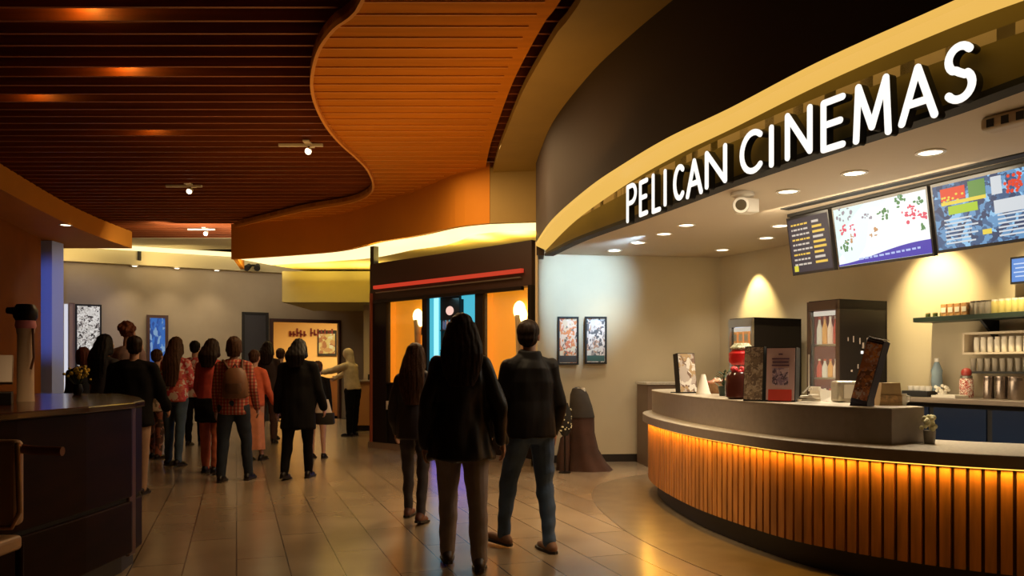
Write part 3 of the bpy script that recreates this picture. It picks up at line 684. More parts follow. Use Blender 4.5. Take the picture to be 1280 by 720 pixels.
        r_.build('berry_picture', col('pic_red',(0.85,0.07,0.03),0.9), t); r2.build('fruit_picture', col('pic_red',(0.85,0.07,0.03),0.9), t); y2.build('yellow_bar', col('pic_gold',(0.9,0.7,0.08),0.9), t); y3.build('price_tag', col('pic_gold',(0.9,0.7,0.08),0.9), t); lg.build('salad_picture', col('pic_dark_green',(0.16,0.35,0.08),0.8), t); g_.build('dish_picture', col('pic_lime',(0.45,0.65,0.03),0.9), t); y_.build('highlight', col('pic_gold',(0.9,0.7,0.08),0.9), t); w_.build('menu_text', col('text_pale',(0.75,0.8,0.85),0.85), t)
    return t
screen(984,1037,'narrow dark menu screen with yellow prices, leftmost of the row','dark')
screen(1041,1161,'bright white menu screen with berries, leaves and a blue banner','white')
screen(1164,1310,'dark blue menu screen with red, green and lime food pictures','blue', hh=0.585)
b = MB(); A = pt_on(984); B = pt_on(1310)
b.wallstrip([(A[0]+.0,A[1]),(B[0]+.0,B[1])], [(A[0]+.05,A[1]+.03),(B[0]+.05,B[1]+.03)], 2.93, ZK); tag(b.build('mounting_rail', m_matblack), 'black ceiling rail that the three large menu screens hang from', 'rail')
# small screen on the wall
Yw = 7.72; zc = EYE+(HOR-337)/F*7.6
t = thing('wall_screen', 'small tilted blue order screen on the wall under the menu row', 'screen', (wx(7.75)-0.14, 7.68, zc), math.atan2(-.898,.44))
b = MB(); b.box((0.17,0,0),(0.42,0.04,0.26)); bevel(b.build('housing', m_bezel, t), .006)
b = MB(); b.box((0.17,-0.022,0),(0.38,0.004,0.22)); b.build('display', emi('screen_small',(0.10,0.28,0.75),0.9), t)
b = MB()
for k in range(4): b.box((0.13,-0.025,0.06-0.04*k),(0.26-0.03*(k%2),0.002,0.012))
b.build('screen_text', emi('text_light_blue',(0.6,0.75,1),0.9), t)
b = MB(); b.box((0.17,0.08,0),(0.06,0.14,0.06)); b.build('bracket', m_matblack, t)
# ------------------------------------------------------------------ wall scallop lights
light('SPOT', (3.12,10.9,2.9), 150, (1,0.80,0.36), target=(3.42,10.98,1.9), size=0.02, spot=60, blend=0.7, name='scallop_spot')
light('SPOT', (4.1,8.35,2.9), 200, (1,0.80,0.42), target=(4.65,8.6,1.8), size=0.03, spot=75, blend=0.9, name='scallop_spot')
light('SPOT', (4.3,7.2,2.9), 170, (1,0.80,0.42), target=(5.2,7.4,1.7), size=0.03, spot=75, blend=0.9, name='scallop_spot')
# ------------------------------------------------------------------ posters on the plaster wall
def wposter(p0, p1, y0, y1, label, m):
    A = np.array((.68,11.38)); c = np.array((3.04,11.7)); a = pt_on(p0, A, c); e = pt_on(p1, A, c); Y = (a[1]+e[1])/2
    z1 = EYE+(HOR-y0)/F*Y; z0 = EYE+(HOR-y1)/F*Y; W = np.linalg.norm(e-a); H = z1-z0
    t = thing('framed_poster', label, 'poster', ((a[0]+e[0])/2+.00, (a[1]+e[1])/2-0.03, (z0+z1)/2), math.atan2(.32,2.36))
    b = MB(); fw = 0.025
    for cx, cz, sx, sz in ((0,H/2-fw/2,W,fw),(0,-H/2+fw/2,W,fw),(-W/2+fw/2,0,fw,H-2*fw),(W/2-fw/2,0,fw,H-2*fw)): b.box((cx,0,cz),(sx,0.035,sz))
    b.build('frame', m_matblack, t)
    b = MB(); b.box((0,0.008,0),(W-2*fw,0.012,H-2*fw)); b.build('print', m, t)
    return t, W, H
t, W, H = wposter(697,723,396,456,'black framed poster with orange and cream print, left of the two', voro_mat('poster_orange_print', [(0.75,0.55,0.35),(0.75,0.25,0.08),(0.8,0.7,0.5),(0.15,0.12,0.1),(0.8,0.6,0.45),(0.7,0.2,0.1)], 20, stretch=(1,1,0.6)))
b = MB(); b.box((0,0.0,-H*0.38),(W*0.8,0.004,H*0.14)); b.build('caption_band', mat('caption_dark',(0.05,0.05,0.05),0.6), t)
t, W, H = wposter(731,758,396,455,'black framed poster with grey and white print, right of the two', voro_mat('poster_grey_print', [(0.65,0.6,0.55),(0.12,0.12,0.13),(0.7,0.68,0.62),(0.35,0.3,0.28),(0.8,0.75,0.7),(0.5,0.3,0.2)], 20, stretch=(1,1,0.6)))
b = MB(); b.box((0,0.0,-H*0.38),(W*0.8,0.004,H*0.12)); b.build('caption_band', mat('caption_teal',(0.04,0.12,0.12),0.6), t)
# ------------------------------------------------------------------ back counter along the kitchen wall
dK = Vector((.44,-.898,0)); nK = Vector((-.898,-.44,0)); kang = math.atan2(dK.y, dK.x)
def wallpt(px, off=0.0):
    """point at distance off in front of the right kitchen wall seen at pixel column px"""
    k = (px-640)/F; Yw = (8.77-off*1.114)/(k+0.49); return Vector((k*Yw, Yw, 0))
A = wallpt(1138, .0); L = 3.0
bc = thing('back_counter', 'long back counter with dark cabinets and steel top along the kitchen wall', 'counter', (A.x, A.y, 0), kang)
b = MB(); b.box((L/2, -0.29, 1.03), (L, 0.60, 0.05)); bevel(b.build('worktop', mat('grey_steel_top',(0.30,0.24,0.18),0.35,0.3), bc))
b = MB(); b.box((L/2, -0.28, 0.5), (L, 0.52, 1.0)); b.build('cabinet', m_matblack, bc)
for k in range(5):
    b = MB(); b.box((0.36+0.6*k, -0.55, 0.55), (0.54, 0.02, 0.82)); b.build('door', mat('blue_black_door',(0.012,0.022,0.05),0.25), bc)
# far end counter left of the fridges
b = MB(); q = P(826, 474, 11.1); t = thing('side_cabinet', 'low brown cabinet with pale top behind the left end of the counter', 'cabinet', (q.x, 11.2, 0), .135)
b.box((0,0,0.56),(0.50,0.5,1.12)); bevel(b.build('body', mat('brown_laminate',(0.16,0.10,0.06),0.5), t)); b = MB(); b.box((0,0,1.135),(0.54,0.54,0.03)); b.build('top', m_quartztop, t)
# ------------------------------------------------------------------ fridges
def fridge(C0, w, dp, h, label, kind):
    t = thing('display_fridge', label, 'fridge', (C0[0], C0[1], 0), kang)    # local x along the wall, y towards the wall; front is at y=0, near corner x=0
    tk = 0.03
    b = MB()
    b.box((-tk/2,dp/2,h/2),(tk,dp,h)); b.box((-w+tk/2,dp/2,h/2),(tk,dp,h)); b.box((-w/2,dp-tk/2,h/2),(w,tk,h)); b.box((-w/2,dp/2,h-0.05),(w,dp,0.10)); b.box((-w/2,dp/2,0.2),(w,dp,0.4))
    b.build('cabinet', m_black, t)
    b = MB()
    for x in (-0.015,-w+0.015): b.box((x,-0.012,h/2+.15),(0.03,0.03,h-0.4))
    b.box((-w/2,-0.012,h-0.06),(w,0.03,0.10)); b.box((-w/2,-0.012,0.42),(w,0.03,0.04)); b.build('door_frame', m_steel if kind=='food' else mat('bronze_frame',(0.08,0.05,0.035),0.35,0.5), t)
    bb = MB(); bb.box((-w/2,dp-0.05,h/2+.15),(w-0.08,0.02,h-0.5)); bb.box((-w+0.04,dp/2,h/2+.15),(0.01,dp-0.1,h-0.5)); bb.build('back_lining', emi('fridge_cool_light',(0.55,0.66,0.8),1.1) if kind=='food' else emi('fridge_red_light',(0.26,0.006,0.008),0.35), t)
    bb = MB(); bb.box((-w/2,0.03,h-0.14),(w-0.1,0.02,0.05)); bb.build('light_strip', emi('fridge_strip_light',(1,0.85,0.7),0.7), t)
    bb = MB(); bb.box((-w/2,0.004,h/2+.15),(w-0.07,0.006,h-0.55)); bb.build('glass_door', m_glass, t)
    bb = MB(); bb.cyl((-w+0.05,-0.05,1.1),(-w+0.05,-0.05,1.5),0.01); bb.build('handle', m_steel, t)
    return t
f2 = fridge((3.44,8.40), 0.42, 0.72, 2.08, 'tall black display fridge with dark red shelves and bottles, the nearer one', 'drink')
f1 = fridge((2.95,9.75), 0.43, 0.78, 1.97, 'black display fridge with blue-white lit food shelves, the farther one', 'food')
def inF(t, x, y, z): return t.location+Matrix.Rotation(t.rotation_euler.z, 3, 'Z') @ Vector((x, y, z))
shelf_m = emi('shelf_edge', (0.5,0.4,0.35), 0.4)
rr = random.Random(5)
pb = []
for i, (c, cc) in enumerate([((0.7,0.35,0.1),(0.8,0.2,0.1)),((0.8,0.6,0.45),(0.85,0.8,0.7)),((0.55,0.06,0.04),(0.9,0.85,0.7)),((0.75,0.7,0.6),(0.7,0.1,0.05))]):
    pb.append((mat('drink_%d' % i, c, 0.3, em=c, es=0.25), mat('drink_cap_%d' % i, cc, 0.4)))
first = {}
def put_bottle(key, h, r, ms, lab, grp, loc, rz=0, name='bottle', cat='bottle'):
    if key in first: return dup(first[key], loc, rz, lab, grp)
    first[key] = make_bottle(h, r, ms[0], ms[1], name, lab, cat, loc, grp, rz); return first[key]
names = ['lowest','second lowest','middle','top']
for si, z in enumerate((0.62, 0.92, 1.24, 1.60)):
    b = MB(); b.box((-0.21,0.30,z),(0.35,0.5,0.02)); b.build('shelf', m_steel, f2)
    for k in range(5):
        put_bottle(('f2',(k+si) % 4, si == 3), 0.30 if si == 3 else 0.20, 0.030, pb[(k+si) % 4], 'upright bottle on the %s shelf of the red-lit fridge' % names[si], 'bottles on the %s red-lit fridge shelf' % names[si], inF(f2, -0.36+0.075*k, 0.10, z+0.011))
def make_pack(c, name, lab, cat, loc, grp, dims):
    t = thing(name, lab, cat, loc, kang, grp); b = MB(); b.box((0,0,dims[2]/2),dims); bevel(b.build('pack_body', c, t), 0.008); b = MB(); b.box((0,-dims[1]/2-.001,dims[2]*0.5),(dims[0]*.7,.003,dims[2]*.4)); b.build('pack_label', m_paper, t); return t
for si, z in enumerate((0.72, 1.02, 1.32, 1.62)):
    b = MB(); b.box((-0.225,0.30,z),(0.38,0.5,0.02)); b.build('shelf', m_steel, f1)
    for k in range(4):
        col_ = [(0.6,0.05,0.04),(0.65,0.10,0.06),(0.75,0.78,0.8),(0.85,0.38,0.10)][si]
        grp = 'packs on the %s food fridge shelf' % names[si]
        key = ('pk', si)
        lab = '%s food pack on the %s shelf of the farther fridge' % (['red','dark red','white','orange'][si], names[si])
        if key in first: dup(first[key], inF(f1, -0.38+0.10*k, 0.10, z+0.011), kang, lab, grp)
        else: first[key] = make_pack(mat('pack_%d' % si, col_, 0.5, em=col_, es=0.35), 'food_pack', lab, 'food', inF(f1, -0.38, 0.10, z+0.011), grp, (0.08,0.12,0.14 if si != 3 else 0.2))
# stickers on the nearer fridge's side
rs = random.Random(9)
b = MB()
for _ in range(16):
    x = 0.004; b.box((x, rs.uniform(0.1,0.6), rs.choice([1.62,1.58,1.3,1.33,1.05])+rs.uniform(-.05,.05)), (0.004, rs.uniform(.01,.03), rs.uniform(.02,.07)))
b.build('side_decal', mat('decal_grey',(0.35,0.28,0.24),0.5), f2)
b = MB(); b.box((0.004,0.33,1.52),(0.006,0.03,0.03)); b.build('side_button', emi('indicator_white',(1,.9,.8),1.5), f2)
b = MB(); b.box((0.004,0.40,1.33),(0.006,0.05,0.06)); b.build('side_button', emi('indicator_white',(1,.9,.8),1.5), f1)

# ------------------------------------------------------------------ wall shelf and its goods
q = wallpt(1166, 0.0); t = thing('wall_shelf', 'dark green-black wall shelf above the back counter', 'shelf', (q.x, q.y, 1.86), kang)
b = MB(); b.box((1.4,-0.16,0.0),(2.8,0.32,0.05)); bevel(b.build('board', mat('dark_green_shelf',(0.02,0.035,0.025),0.5), t))
for x in (0.7, 2.1): 
    b = MB(); b.add([(x,-.005,-.03),(x,-.28,-.03),(x,-.005,-.25),(x+.03,-.005,-.03),(x+.03,-.28,-.03),(x+.03,-.005,-.25)], [(0,1,2),(5,4,3),(0,3,4,1),(1,4,5,2),(2,5,3,0)]); b.build('bracket', m_matblack, t)
def at_wall(px, off, z): p = wallpt(px, off); p.z = z; return p
m_tan = mat('tan_snack_pack',(0.55,0.28,0.10),0.6,var=.3,vs=30); m_grn = mat('herb_green',(0.10,0.13,0.03),0.8,var=.4,vs=30)
def jar(loc, r, h, mb, ml, lab, grp=None, name='jar', cat='jar'):
    t = thing(name, lab, cat, loc, 0, grp); MB().lathe([(r*.9,0),(r,.01),(r,h*.8),(r*.8,h*.88)], n=16).build('body', mb, t, smooth=True); MB().lathe([(r*.85,h*.88),(r*.85,h)], n=16).build('lid', ml, t); return t
zs = 1.886
for k in range(3): 
    tt = jar(at_wall(1160+9*k, 0.18, zs), 0.025, 0.05, m_grn, m_tan, 'tiny spice pot at the left end of the wall shelf', 'spice pots on the wall shelf') if k == 0 else dup(tt, at_wall(1160+9*k, 0.18, zs))
for k in range(4):
    if k == 0: t0 = make_pack(m_tan, 'snack_box', 'tan snack box on the left part of the wall shelf', 'box', at_wall(1184,0.17,zs), 'tan snack boxes on the wall shelf', (0.07,0.12,0.13))
    else: dup(t0, at_wall(1184+8.5*k, 0.17, zs+0.0))
m_cup = mat('grey_glass_cup',(0.45,0.40,0.34),0.15,0.2)
for k in range(4):
    if k == 0: t0 = jar(at_wall(1216,0.17,zs), 0.032, 0.14, m_cup, m_steel, 'slim grey metal canister on the wall shelf', 'grey canisters on the wall shelf', 'canister', 'canister')
    else: dup(t0, at_wall(1216+6.5*k, 0.17, zs))
m_yel = mat('yellow_tumbler',(0.6,0.5,0.18),0.3)
for k in range(5):
    if k == 0: t0 = jar(at_wall(1244,0.17,zs), 0.035, 0.14, m_yel, m_paper, 'yellowish lidded cup on the right of the wall shelf', 'yellowish cups on the wall shelf', 'paper_cup', 'cup')
    else: dup(t0, at_wall(1244+8.5*k, 0.17, zs))
# white cup rack
q = wallpt(1222, 0.0); zt = 1.72; rk = thing('cup_rack', 'cream open wall box holding rows of straws and cups', 'rack', (q.x, q.y, 1.50), kang)
b = MB(); b.box((.5,-.29,.105),(1.0,.02,.21)) ; 
b = MB(); b.box((.5,-.12,.20),(1.0,.24,.02)); b.box((.5,-.12,.0),(1.0,.24,.02)); b.box((.01,-.12,.1),(.02,.24,.2)); b.box((.99,-.12,.1),(.02,.24,.2)); b.box((.5,-.01,.1),(1,.02,.2)); b.build('box', mat('cream_laminate',(0.6,0.5,0.36),0.6), rk)
b = MB(); b.box((.5,-.12,-.19),(1.0,.24,.02)); b.build('lower_shelf', m_matblack, rk)
rot = Matrix.Rotation(kang, 3, 'Z')
for k in range(12):
    p = Vector((q.x,q.y,1.511))+rot @ Vector((.10+.07*k,-.16,0))
    if k == 0: t0 = jar(p, 0.028, 0.15, m_paper, m_white, 'tall cream paper cup inside the cream wall box', 'cream cups in the wall box', 'paper_cup', 'cup')
    else: dup(t0, p)
    p = Vector((q.x,q.y,1.321))+rot @ Vector((.05+.075*k,-.14,0))
    if k == 0: 
        t1 = thing('drinking_glass', 'clear drinking glass on the dark shelf under the wall box', 'glass', p, 0, 'glasses under the cream wall box')
        MB().lathe([(0.024,0),(0.030,0.13),(0.027,0.13),(0.022,0.006)], n=14).build('bowl', mat('pale_tumbler',(0.6,0.52,0.4),0.1,trans=0.4), t1, smooth=True)
    else: dup(t1, p)
# back counter goods (top z 1.055)
zc = 1.056
t = thing('water_bottle', 'clear bluish plastic water bottle standing on the back counter', 'bottle', at_wall(1171, 0.18, zc)); MB().lathe([(.05,0),(.055,.02),(.05,.1),(.056,.16),(.05,.22),(.055,.27),(.03,.34),(.02,.36)], n=20).build('body', mat('blue_clear_plastic',(0.35,0.45,0.52),0.15,trans=0.35), t, smooth=True); MB().lathe([(.022,.36),(.022,.40)],n=14).build('cap', m_white, t)
t = jar(at_wall(1208, 0.25, zc), 0.065, 0.22, voro_mat('red_white_candy',[(0.45,0.06,0.03),(0.75,0.68,0.55),(0.25,0.04,0.03),(0.7,0.6,0.5)],45), m_steel, 'glass jar of red and white candy on the back counter'); MB().ball((0,0,.25),(.05,.05,.05)).build('lid_knob', mat('dark_red',(0.3,0.03,0.02),0.4), t, smooth=True)
for k, (px, lab) in enumerate(((1236,'first steel pitcher right of the candy jar on the back counter'),(1252,'second steel pitcher right of the candy jar'),(1272,'wide steel pitcher nearest the frame edge on the back counter'))):
    r = (.05,.055,.085)[k]; t = thing('steel_pitcher', lab, 'pitcher', at_wall(px, .28, zc)); MB().lathe([(r*.95,0),(r,.01),(r*.9,.2),(r,.22),(r*.93,.22),(r*.85,.02)], n=20).build('body', mat('dark_steel',(0.30,0.24,0.2),0.25,0.9), t, smooth=True)
    MB().tube([(r*.9,0,.19),(r*1.5,0,.17),(r*1.5,0,.08),(r*.95,0,.05)], .008).build('handle', m_steel, t)
t = thing('utensil_tray', 'low grey tray with white cups at the left end of the back counter', 'tray', at_wall(1150,.36,zc), kang); b = MB(); b.box((0.0,0,.03),(.30,.18,.06)); bevel(b.build('tray', m_matblack, t)); 
for k in range(4): MB().lathe([(.03,.05),(.038,.11),(.03,.11)], (-.10+.066*k,0,0), 14).build('cup', m_white, t, smooth=True)
t = thing('flower_pot', 'cluster of small pale flowers at the foot of the water bottle', 'flowers', at_wall(1178,.42,zc)); 
b = MB()
for k in range(14): b.ball((rs.uniform(-.06,.06),rs.uniform(-.04,.04),rs.uniform(.05,.12)), .017, 8, 5)
b.build('blossom', m_paper, t, smooth=True); MB().lathe([(.03,0),(.045,.05)], n=14).build('pot', m_white, t, smooth=True)
t = thing('paper_stack', 'flat white paper stack on the back counter beside the candy jar', 'papers', at_wall(1187,.40,zc), kang); b = MB(); b.box((0,0,.012),(.26,.2,.024)); b.build('sheets', m_paper, t); b = MB(); b.box((0,0,.028),(.2,.14,.006)); b.build('top_sheet', m_white, t)

# ------------------------------------------------------------------ things on the front counter (upper surface z 1.102)
ZU = 1.103
def onU(px, py, dz=0.0):     # point on upper surface seen at the pixel
    Y = (EYE-ZU)*F/(py-HOR); return Vector(((px-640)/F*Y, Y, ZU+dz))
def onUY(px, Y): return Vector(((px-640)/F*Y, Y, ZU))
def easel(loc, rz, w, h, label, mface, mside, name='menu_stand', th=0.06, lean=8, cat='stand', mback=None):
    t = thing(name, label, cat, loc, rz); R = Matrix.Rotation(math.radians(-lean), 3, 'X')
    b = MB(); b.box(R @ Vector((0,th/2,h/2+.004)), (w,th,h), M=R); o = b.build('stand_body', mside, t)
    b = MB(); b.box(R @ Vector((0,-.002,h/2+.004)), (w*.94,.006,h*.96), M=R); b.build('front_panel', mface, t)
    b = MB(); b.box((0,.05+th/2,.004),(w,.10+th,.008)); b.build('foot_plate', mside, t)
    return t, R
t, R = easel(onUY(861, 8.0), 0.35, 0.20, 0.40, 'dark-sided sign holder with a pale picture at the left end of the counter', voro_mat('holder_print',[(0.5,0.42,0.36),(0.75,0.7,0.62),(0.2,0.12,0.08),(0.45,0.3,0.15)],16), m_matblack, 'sign_holder', .08)
# bowl and clutter behind
t = thing('paper_cone', 'white folded paper cone beside the sign holder on the counter', 'paper', onUY(879,7.7)); MB().lathe([(.07,0),(.055,.06),(.02,.19)], n=16).build('cone', m_paper, t, smooth=True); MB().lathe([(.075,0),(.075,.006)],n=16).build('rim', m_white, t)
t = thing('bread_basket', 'brown round basket of wrapped snacks behind the paper cone', 'basket', onUY(899,7.9)); MB().lathe([(.08,0),(.13,.10),(.12,.10),(.07,.01)], n=20).build('basket', mat('wicker',(0.35,0.2,0.1),0.8,bump=1,bs=80), t, smooth=True)
b = MB()
for k in range(12): b.ball((rs.uniform(-.08,.08),rs.uniform(-.08,.08),.11+rs.uniform(-.01,.03)),(.04,.03,.02),8,5)
b.build('snacks', voro_mat('snack_wrap',[(0.5,0.25,0.12),(0.7,0.6,0.5),(0.4,0.1,0.08)],25), t, smooth=True)
t = thing('potted_plant', 'small dark green potted plant left of the brown glass jar', 'plant', onUY(905,7.25)); MB().lathe([(.04,0),(.055,.09),(.05,.09)], n=16).build('pot', mat('dark_green_pot',(0.02,0.04,0.03),0.4), t, smooth=True)
b = MB()
for k in range(26):
    a = rs.uniform(0,2*PI); r = rs.uniform(.02,.10); z = rs.uniform(.10,.24); c = Vector((r*math.cos(a), r*math.sin(a), z)); d_ = Vector((math.cos(a),math.sin(a),.6)).normalized()*.035; s_ = Vector((-math.sin(a),math.cos(a),0))*.014
    b.add([c-d_, c+s_, c+d_, c-s_], [(0,1,2,3)]); b.tube([(0,0,.07), c-d_], .002, 4)
b.build('leaves', mat('leaf_green',(0.04,0.07,0.03),0.6), t)
t = thing('candy_jar', 'round dark brown glass jar with red sweets on top of the counter', 'jar', onUY(922,6.55)); MB().lathe([(.07,0),(.095,.02),(.10,.10),(.09,.19),(.07,.22)], n=24).build('body', mat('dark_brown_glass',(0.06,0.015,0.01),0.12), t, smooth=True)
b = MB()
for k in range(10): b.ball((rs.uniform(-.05,.05),rs.uniform(-.05,.05),.22+rs.uniform(0,.03)),.022,8,5)
b.build('sweets', mat('red_candy',(0.6,0.04,0.05),0.3), t, smooth=True)
t = thing('red_lidded_jar', 'tall jar with big red lid behind the brown glass jar', 'jar', onUY(927,7.0)); MB().lathe([(.07,0),(.075,.26),(.07,.28)], n=20).build('body', mat('clear_jar_grey',(0.3,0.3,0.28),0.2), t, smooth=True); b = MB(); b.lathe([(.09,.28),(.11,.31),(.11,.38),(.08,.41)], n=20); b.build('lid', mat('glossy_red',(0.6,0.02,0.02),0.25), t, smooth=True); MB().lathe([(.08,.41),(.10,.43),(.06,.47)], n=16).build('topping', voro_mat('topping_green',[(0.3,0.32,0.15),(0.7,0.65,0.5),(0.2,0.2,0.1)],40), t, smooth=True)
easel(onUY(941,6.15), -0.62, 0.15, 0.42, 'narrow brown textured menu stand beside the pink flyer holder', voro_mat('brown_text_print',[(0.22,0.15,0.10),(0.35,0.26,0.18),(0.15,0.1,0.07),(0.42,0.33,0.25)],28,stretch=(1,1,1)), m_matblack, 'menu_stand', .07, 5)
t, R = easel(onUY(975,6.05), -0.62, 0.225, 0.41, 'pink flyer holder with a red base strip on the counter', mat('pink_flyer',(0.62,0.42,0.42),0.5), m_matblack, 'flyer_holder', .10, 4)
b = MB(); b.box(R @ Vector((0,-.008,.05)), (.175,.006,.085), M=R); b.build('red_strip', mat('flyer_red',(0.65,0.06,0.04),0.5), t)
b = MB(); b.box(R @ Vector((0.0,-.008,.19)), (.12,.005,.13), M=R); b.build('photo_block', voro_mat('flyer_photo',[(0.12,0.08,0.12),(0.45,0.32,0.42),(0.3,0.2,0.3),(0.6,0.45,0.5)],30), t)
b = MB()
for z, ww in ((.36,.03),(.325,.13),(.30,.12),(.275,.13)): b.box(R @ Vector((0,-.008,z)), (ww,.004,.010), M=R)
b.build('flyer_text', mat('flyer_ink',(0.12,0.05,0.10),0.6), t)
t = thing('napkin_pile', 'crumpled white napkins and tongs right of the flyer holder', 'napkins', onUY(1012,5.9)); b = MB()
for k in range(6): b.box((rs.uniform(-.04,.06),rs.uniform(-.03,.03),.012+.009*k),(.13-.012*k,.10,.006), rz=rs.uniform(-.5,.5))
b.build('napkin', m_paper, t); MB().tube([(-.06,-.02,.07),(.0,.0,.12),(.02,.01,.10)], .006).build('tongs', m_steel, t)
t = thing('paper_bag', 'white folded paper bag lying behind the napkins', 'bag', onUY(1036,6.25), .2); b = MB(); b.add([(-.12,-.08,0),(.12,-.08,0),(.12,.08,0),(-.12,.08,0),(-.12,-.06,.10),(.06,-.05,.06),(.06,.05,.06),(-.12,.06,.10)], [(3,2,1,0),(4,5,6,7),(0,1,5,4),(1,2,6,5),(2,3,7,6),(3,0,4,7)]); b.build('bag_body', m_paper, t); b = MB(); b.box((-.12,0,.095),(.02,.13,.03)); b.build('bag_fold', m_white, t)
t = thing('napkin_dispenser', 'metallic napkin dispenser behind the leaning chocolate display', 'dispenser', onUY(1056,6.0), .1); b = MB(); b.box((0,0,.08),(.17,.12,.16)); bevel(b.build('body', mat('foil_steel',(0.5,0.45,0.35),0.35,0.7,bump=1,bs=30), t), .02, 3); b = MB(); b.box((0,-.062,.08),(.08,.006,.10)); b.build('slot_plate', m_white, t)
# leaning chocolate display: tilted tall box
t = thing('chocolate_display', 'tall leaning brown and orange chocolate display box near the counter end', 'display', onUY(1077,5.42), -0.85)
sh = Matrix.Rotation(math.radians(13), 3, 'Y') @ Matrix.Rotation(math.radians(-6), 3, 'X')
b = MB(); b.box(sh @ Vector((0,.0,.215))+Vector((0,0,.02)), (.115,.10,.44), M=sh); bevel(b.build('box', mat('navy_carton',(0.03,0.03,0.06),0.4), t), .004)
b = MB(); b.box(sh @ Vector((0,-.052,.215))+Vector((0,0,.02)), (.105,.006,.39), M=sh); b.build('front_print', voro_mat('choc_print',[(0.35,0.12,0.05),(0.6,0.25,0.08),(0.15,0.06,0.04),(0.4,0.18,0.12),(0.5,0.4,0.35)],26), t)
b = MB()
for k in range(3): b.box(sh @ Vector((0,-.01,.425+.012*k))+Vector((0,0,.02)), (.10,.09,.005), M=sh)
b.build('stacked_bars', m_steel, t)
b = MB(); b.add([(-.06,-.05,0),(.06,-.05,0),(.06,.06,0),(-.06,.06,0),(-.05,-.04,.05),(.06,-.04,.04),(.06,.06,.04),(-.05,.06,.05)], [(3,2,1,0),(4,5,6,7),(0,1,5,4),(1,2,6,5),(2,3,7,6),(3,0,4,7)]); b.build('base', mat('navy_carton',(0.03,0.03,0.06),0.4), t)
t = thing('cardboard_box', 'plain tan tapered cardboard box right of the leaning chocolate display', 'box', onUY(1109,5.5), .05)
b = MB(); b.loft([(0,0,0,.10,.07),(0,0,.155,.085,.06)], 4); 
b = MB(); b.add([(-.08,-.05,0),(.08,-.05,0),(.08,.05,0),(-.08,.05,0),(-.06,-.04,.155),(.07,-.04,.155),(.07,.04,.155),(-.06,.04,.155)], [(3,2,1,0),(4,5,6,7),(0,1,5,4),(1,2,6,5),(2,3,7,6),(3,0,4,7)]); b.build('carton', mat('tan_card',(0.52,0.35,0.16),0.7,var=.1,vs=10), t)
b = MB(); b.box((0,-.053,.045),(.15,.004,.05)); b.build('carton_label', mat('label_tan',(0.42,0.25,0.1),0.7,var=.4,vs=40), t)
t = thing('coffee_mug', 'small white mug beside the tan cardboard box', 'mug', onUY(1127,5.5)); MB().lathe([(.030,0),(.032,.01),(.033,.08),(.029,.08),(.026,.01)], n=20).build('body', m_white, t, smooth=True); MB().tube([(.03,0,.07),(.055,0,.06),(.055,0,.03),(.03,0,.015)], .005).build('handle', m_white, t)
p = Vector(((1162-640)/F*5.22, 5.22, 0.867))
t = thing('flower_cup', 'grey cup of cream flowers at the end of the raised counter tier', 'flowers', p); MB().lathe([(.032,0),(.038,.085),(.033,.085)], n=18).build('cup', mat('grey_stoneware',(0.22,0.19,0.15),0.5), t, smooth=True)
b = MB()
for k in range(22): b.ball((rs.uniform(-.045,.045),rs.uniform(-.04,.04),.10+rs.uniform(0,.075)), rs.uniform(.012,.02), 8, 5)
b.build('blossoms', mat('cream_petal',(0.62,0.56,0.30),0.7), t, smooth=True)
# ------------------------------------------------------------------ left reception desk
dp_ = [(-2.60,5.62),(-2.545,5.35),(-2.555,4.8),(-2.60,4.2),(-2.72,3.5),(-2.95,2.8),(-5.2,2.8),(-5.2,7.1),(-3.5,7.1),(-2.95,6.3)]
dk = thing('reception_desk', 'large dark glossy mahogany desk at the left edge of the lobby', 'desk', (-3.8, 5.0, 0))
def shp(poly, g): 
    c = np.mean(poly, axis=0); return [tuple(np.array(p)+(np.array(p)-c)/np.linalg.norm(np.array(p)-c)*g-np.array((-3.8,5.0))) for p in poly]
MB().prism(shp(dp_,-0.06), 0, 0.12).build('plinth', m_base, dk)
bevel(MB().prism(shp(dp_,0), 0.12, 0.47).build('lower_panel', m_desk, dk), .01)
MB().prism(shp(dp_,-0.025), 0.47, 0.495).build('seam_groove', m_matblack, dk)  # recessed dark seam between the desk panels
bevel(MB().prism(shp(dp_,0), 0.495, 1.09).build('upper_panel', m_desk, dk), .01)
bevel(MB().prism(shp(dp_,0.02), 1.09, 1.13).build('desk_top', m_desktop, dk), .008)
b = MB(); b.box((1.235,0.38,0.6),(0.03,0.10,1.0)); bevel(b.build('corner_post', mat('brown_post',(0.09,0.035,0.018),0.35), dk), .01)
t = thing('bar_chair', 'tan padded high chair with wooden arm in front of the dark desk', 'chair', (-2.33, 3.72, 0), 0.0)
m_tanl = mat('tan_leather',(0.55,0.32,0.15),0.5,var=.1,vs=5)
b = MB(); b.box((-.12,0,.83),(.34,.07,.40)); bevel(b.build('backrest', m_tanl, t), .03, 4)
b = MB(); b.box((-.12,-.2,.56),(.38,.36,.07)); bevel(b.build('seat', m_tanl, t), .02, 3)
for x in (-.28,.04):
    for y in (-.34,.0): MB().cyl((x,y,0),(x,y,.55),.018).build('leg', m_desk, t)
MB().tube([(.06,-.02,.99),(.10,0,.98),(.24,0,.975)], .022).build('armrest', mat('red_wood_arm',(0.20,0.06,0.03),0.25), t, smooth=True)
MB().tube([(.055,-.04,1.02),(.065,-.04,.7),(.03,-.04,.63),(-.28,-.04,.62)], .012).build('back_rim', mat('brass_rim',(0.45,0.24,0.10),0.3,.5), t, smooth=True)
Yt = 5.5; t = thing('dispenser_tower', 'cream dispenser column with pink band and black cap on the dark desk', 'dispenser', ((32-640)/F*Yt, Yt, 1.13))
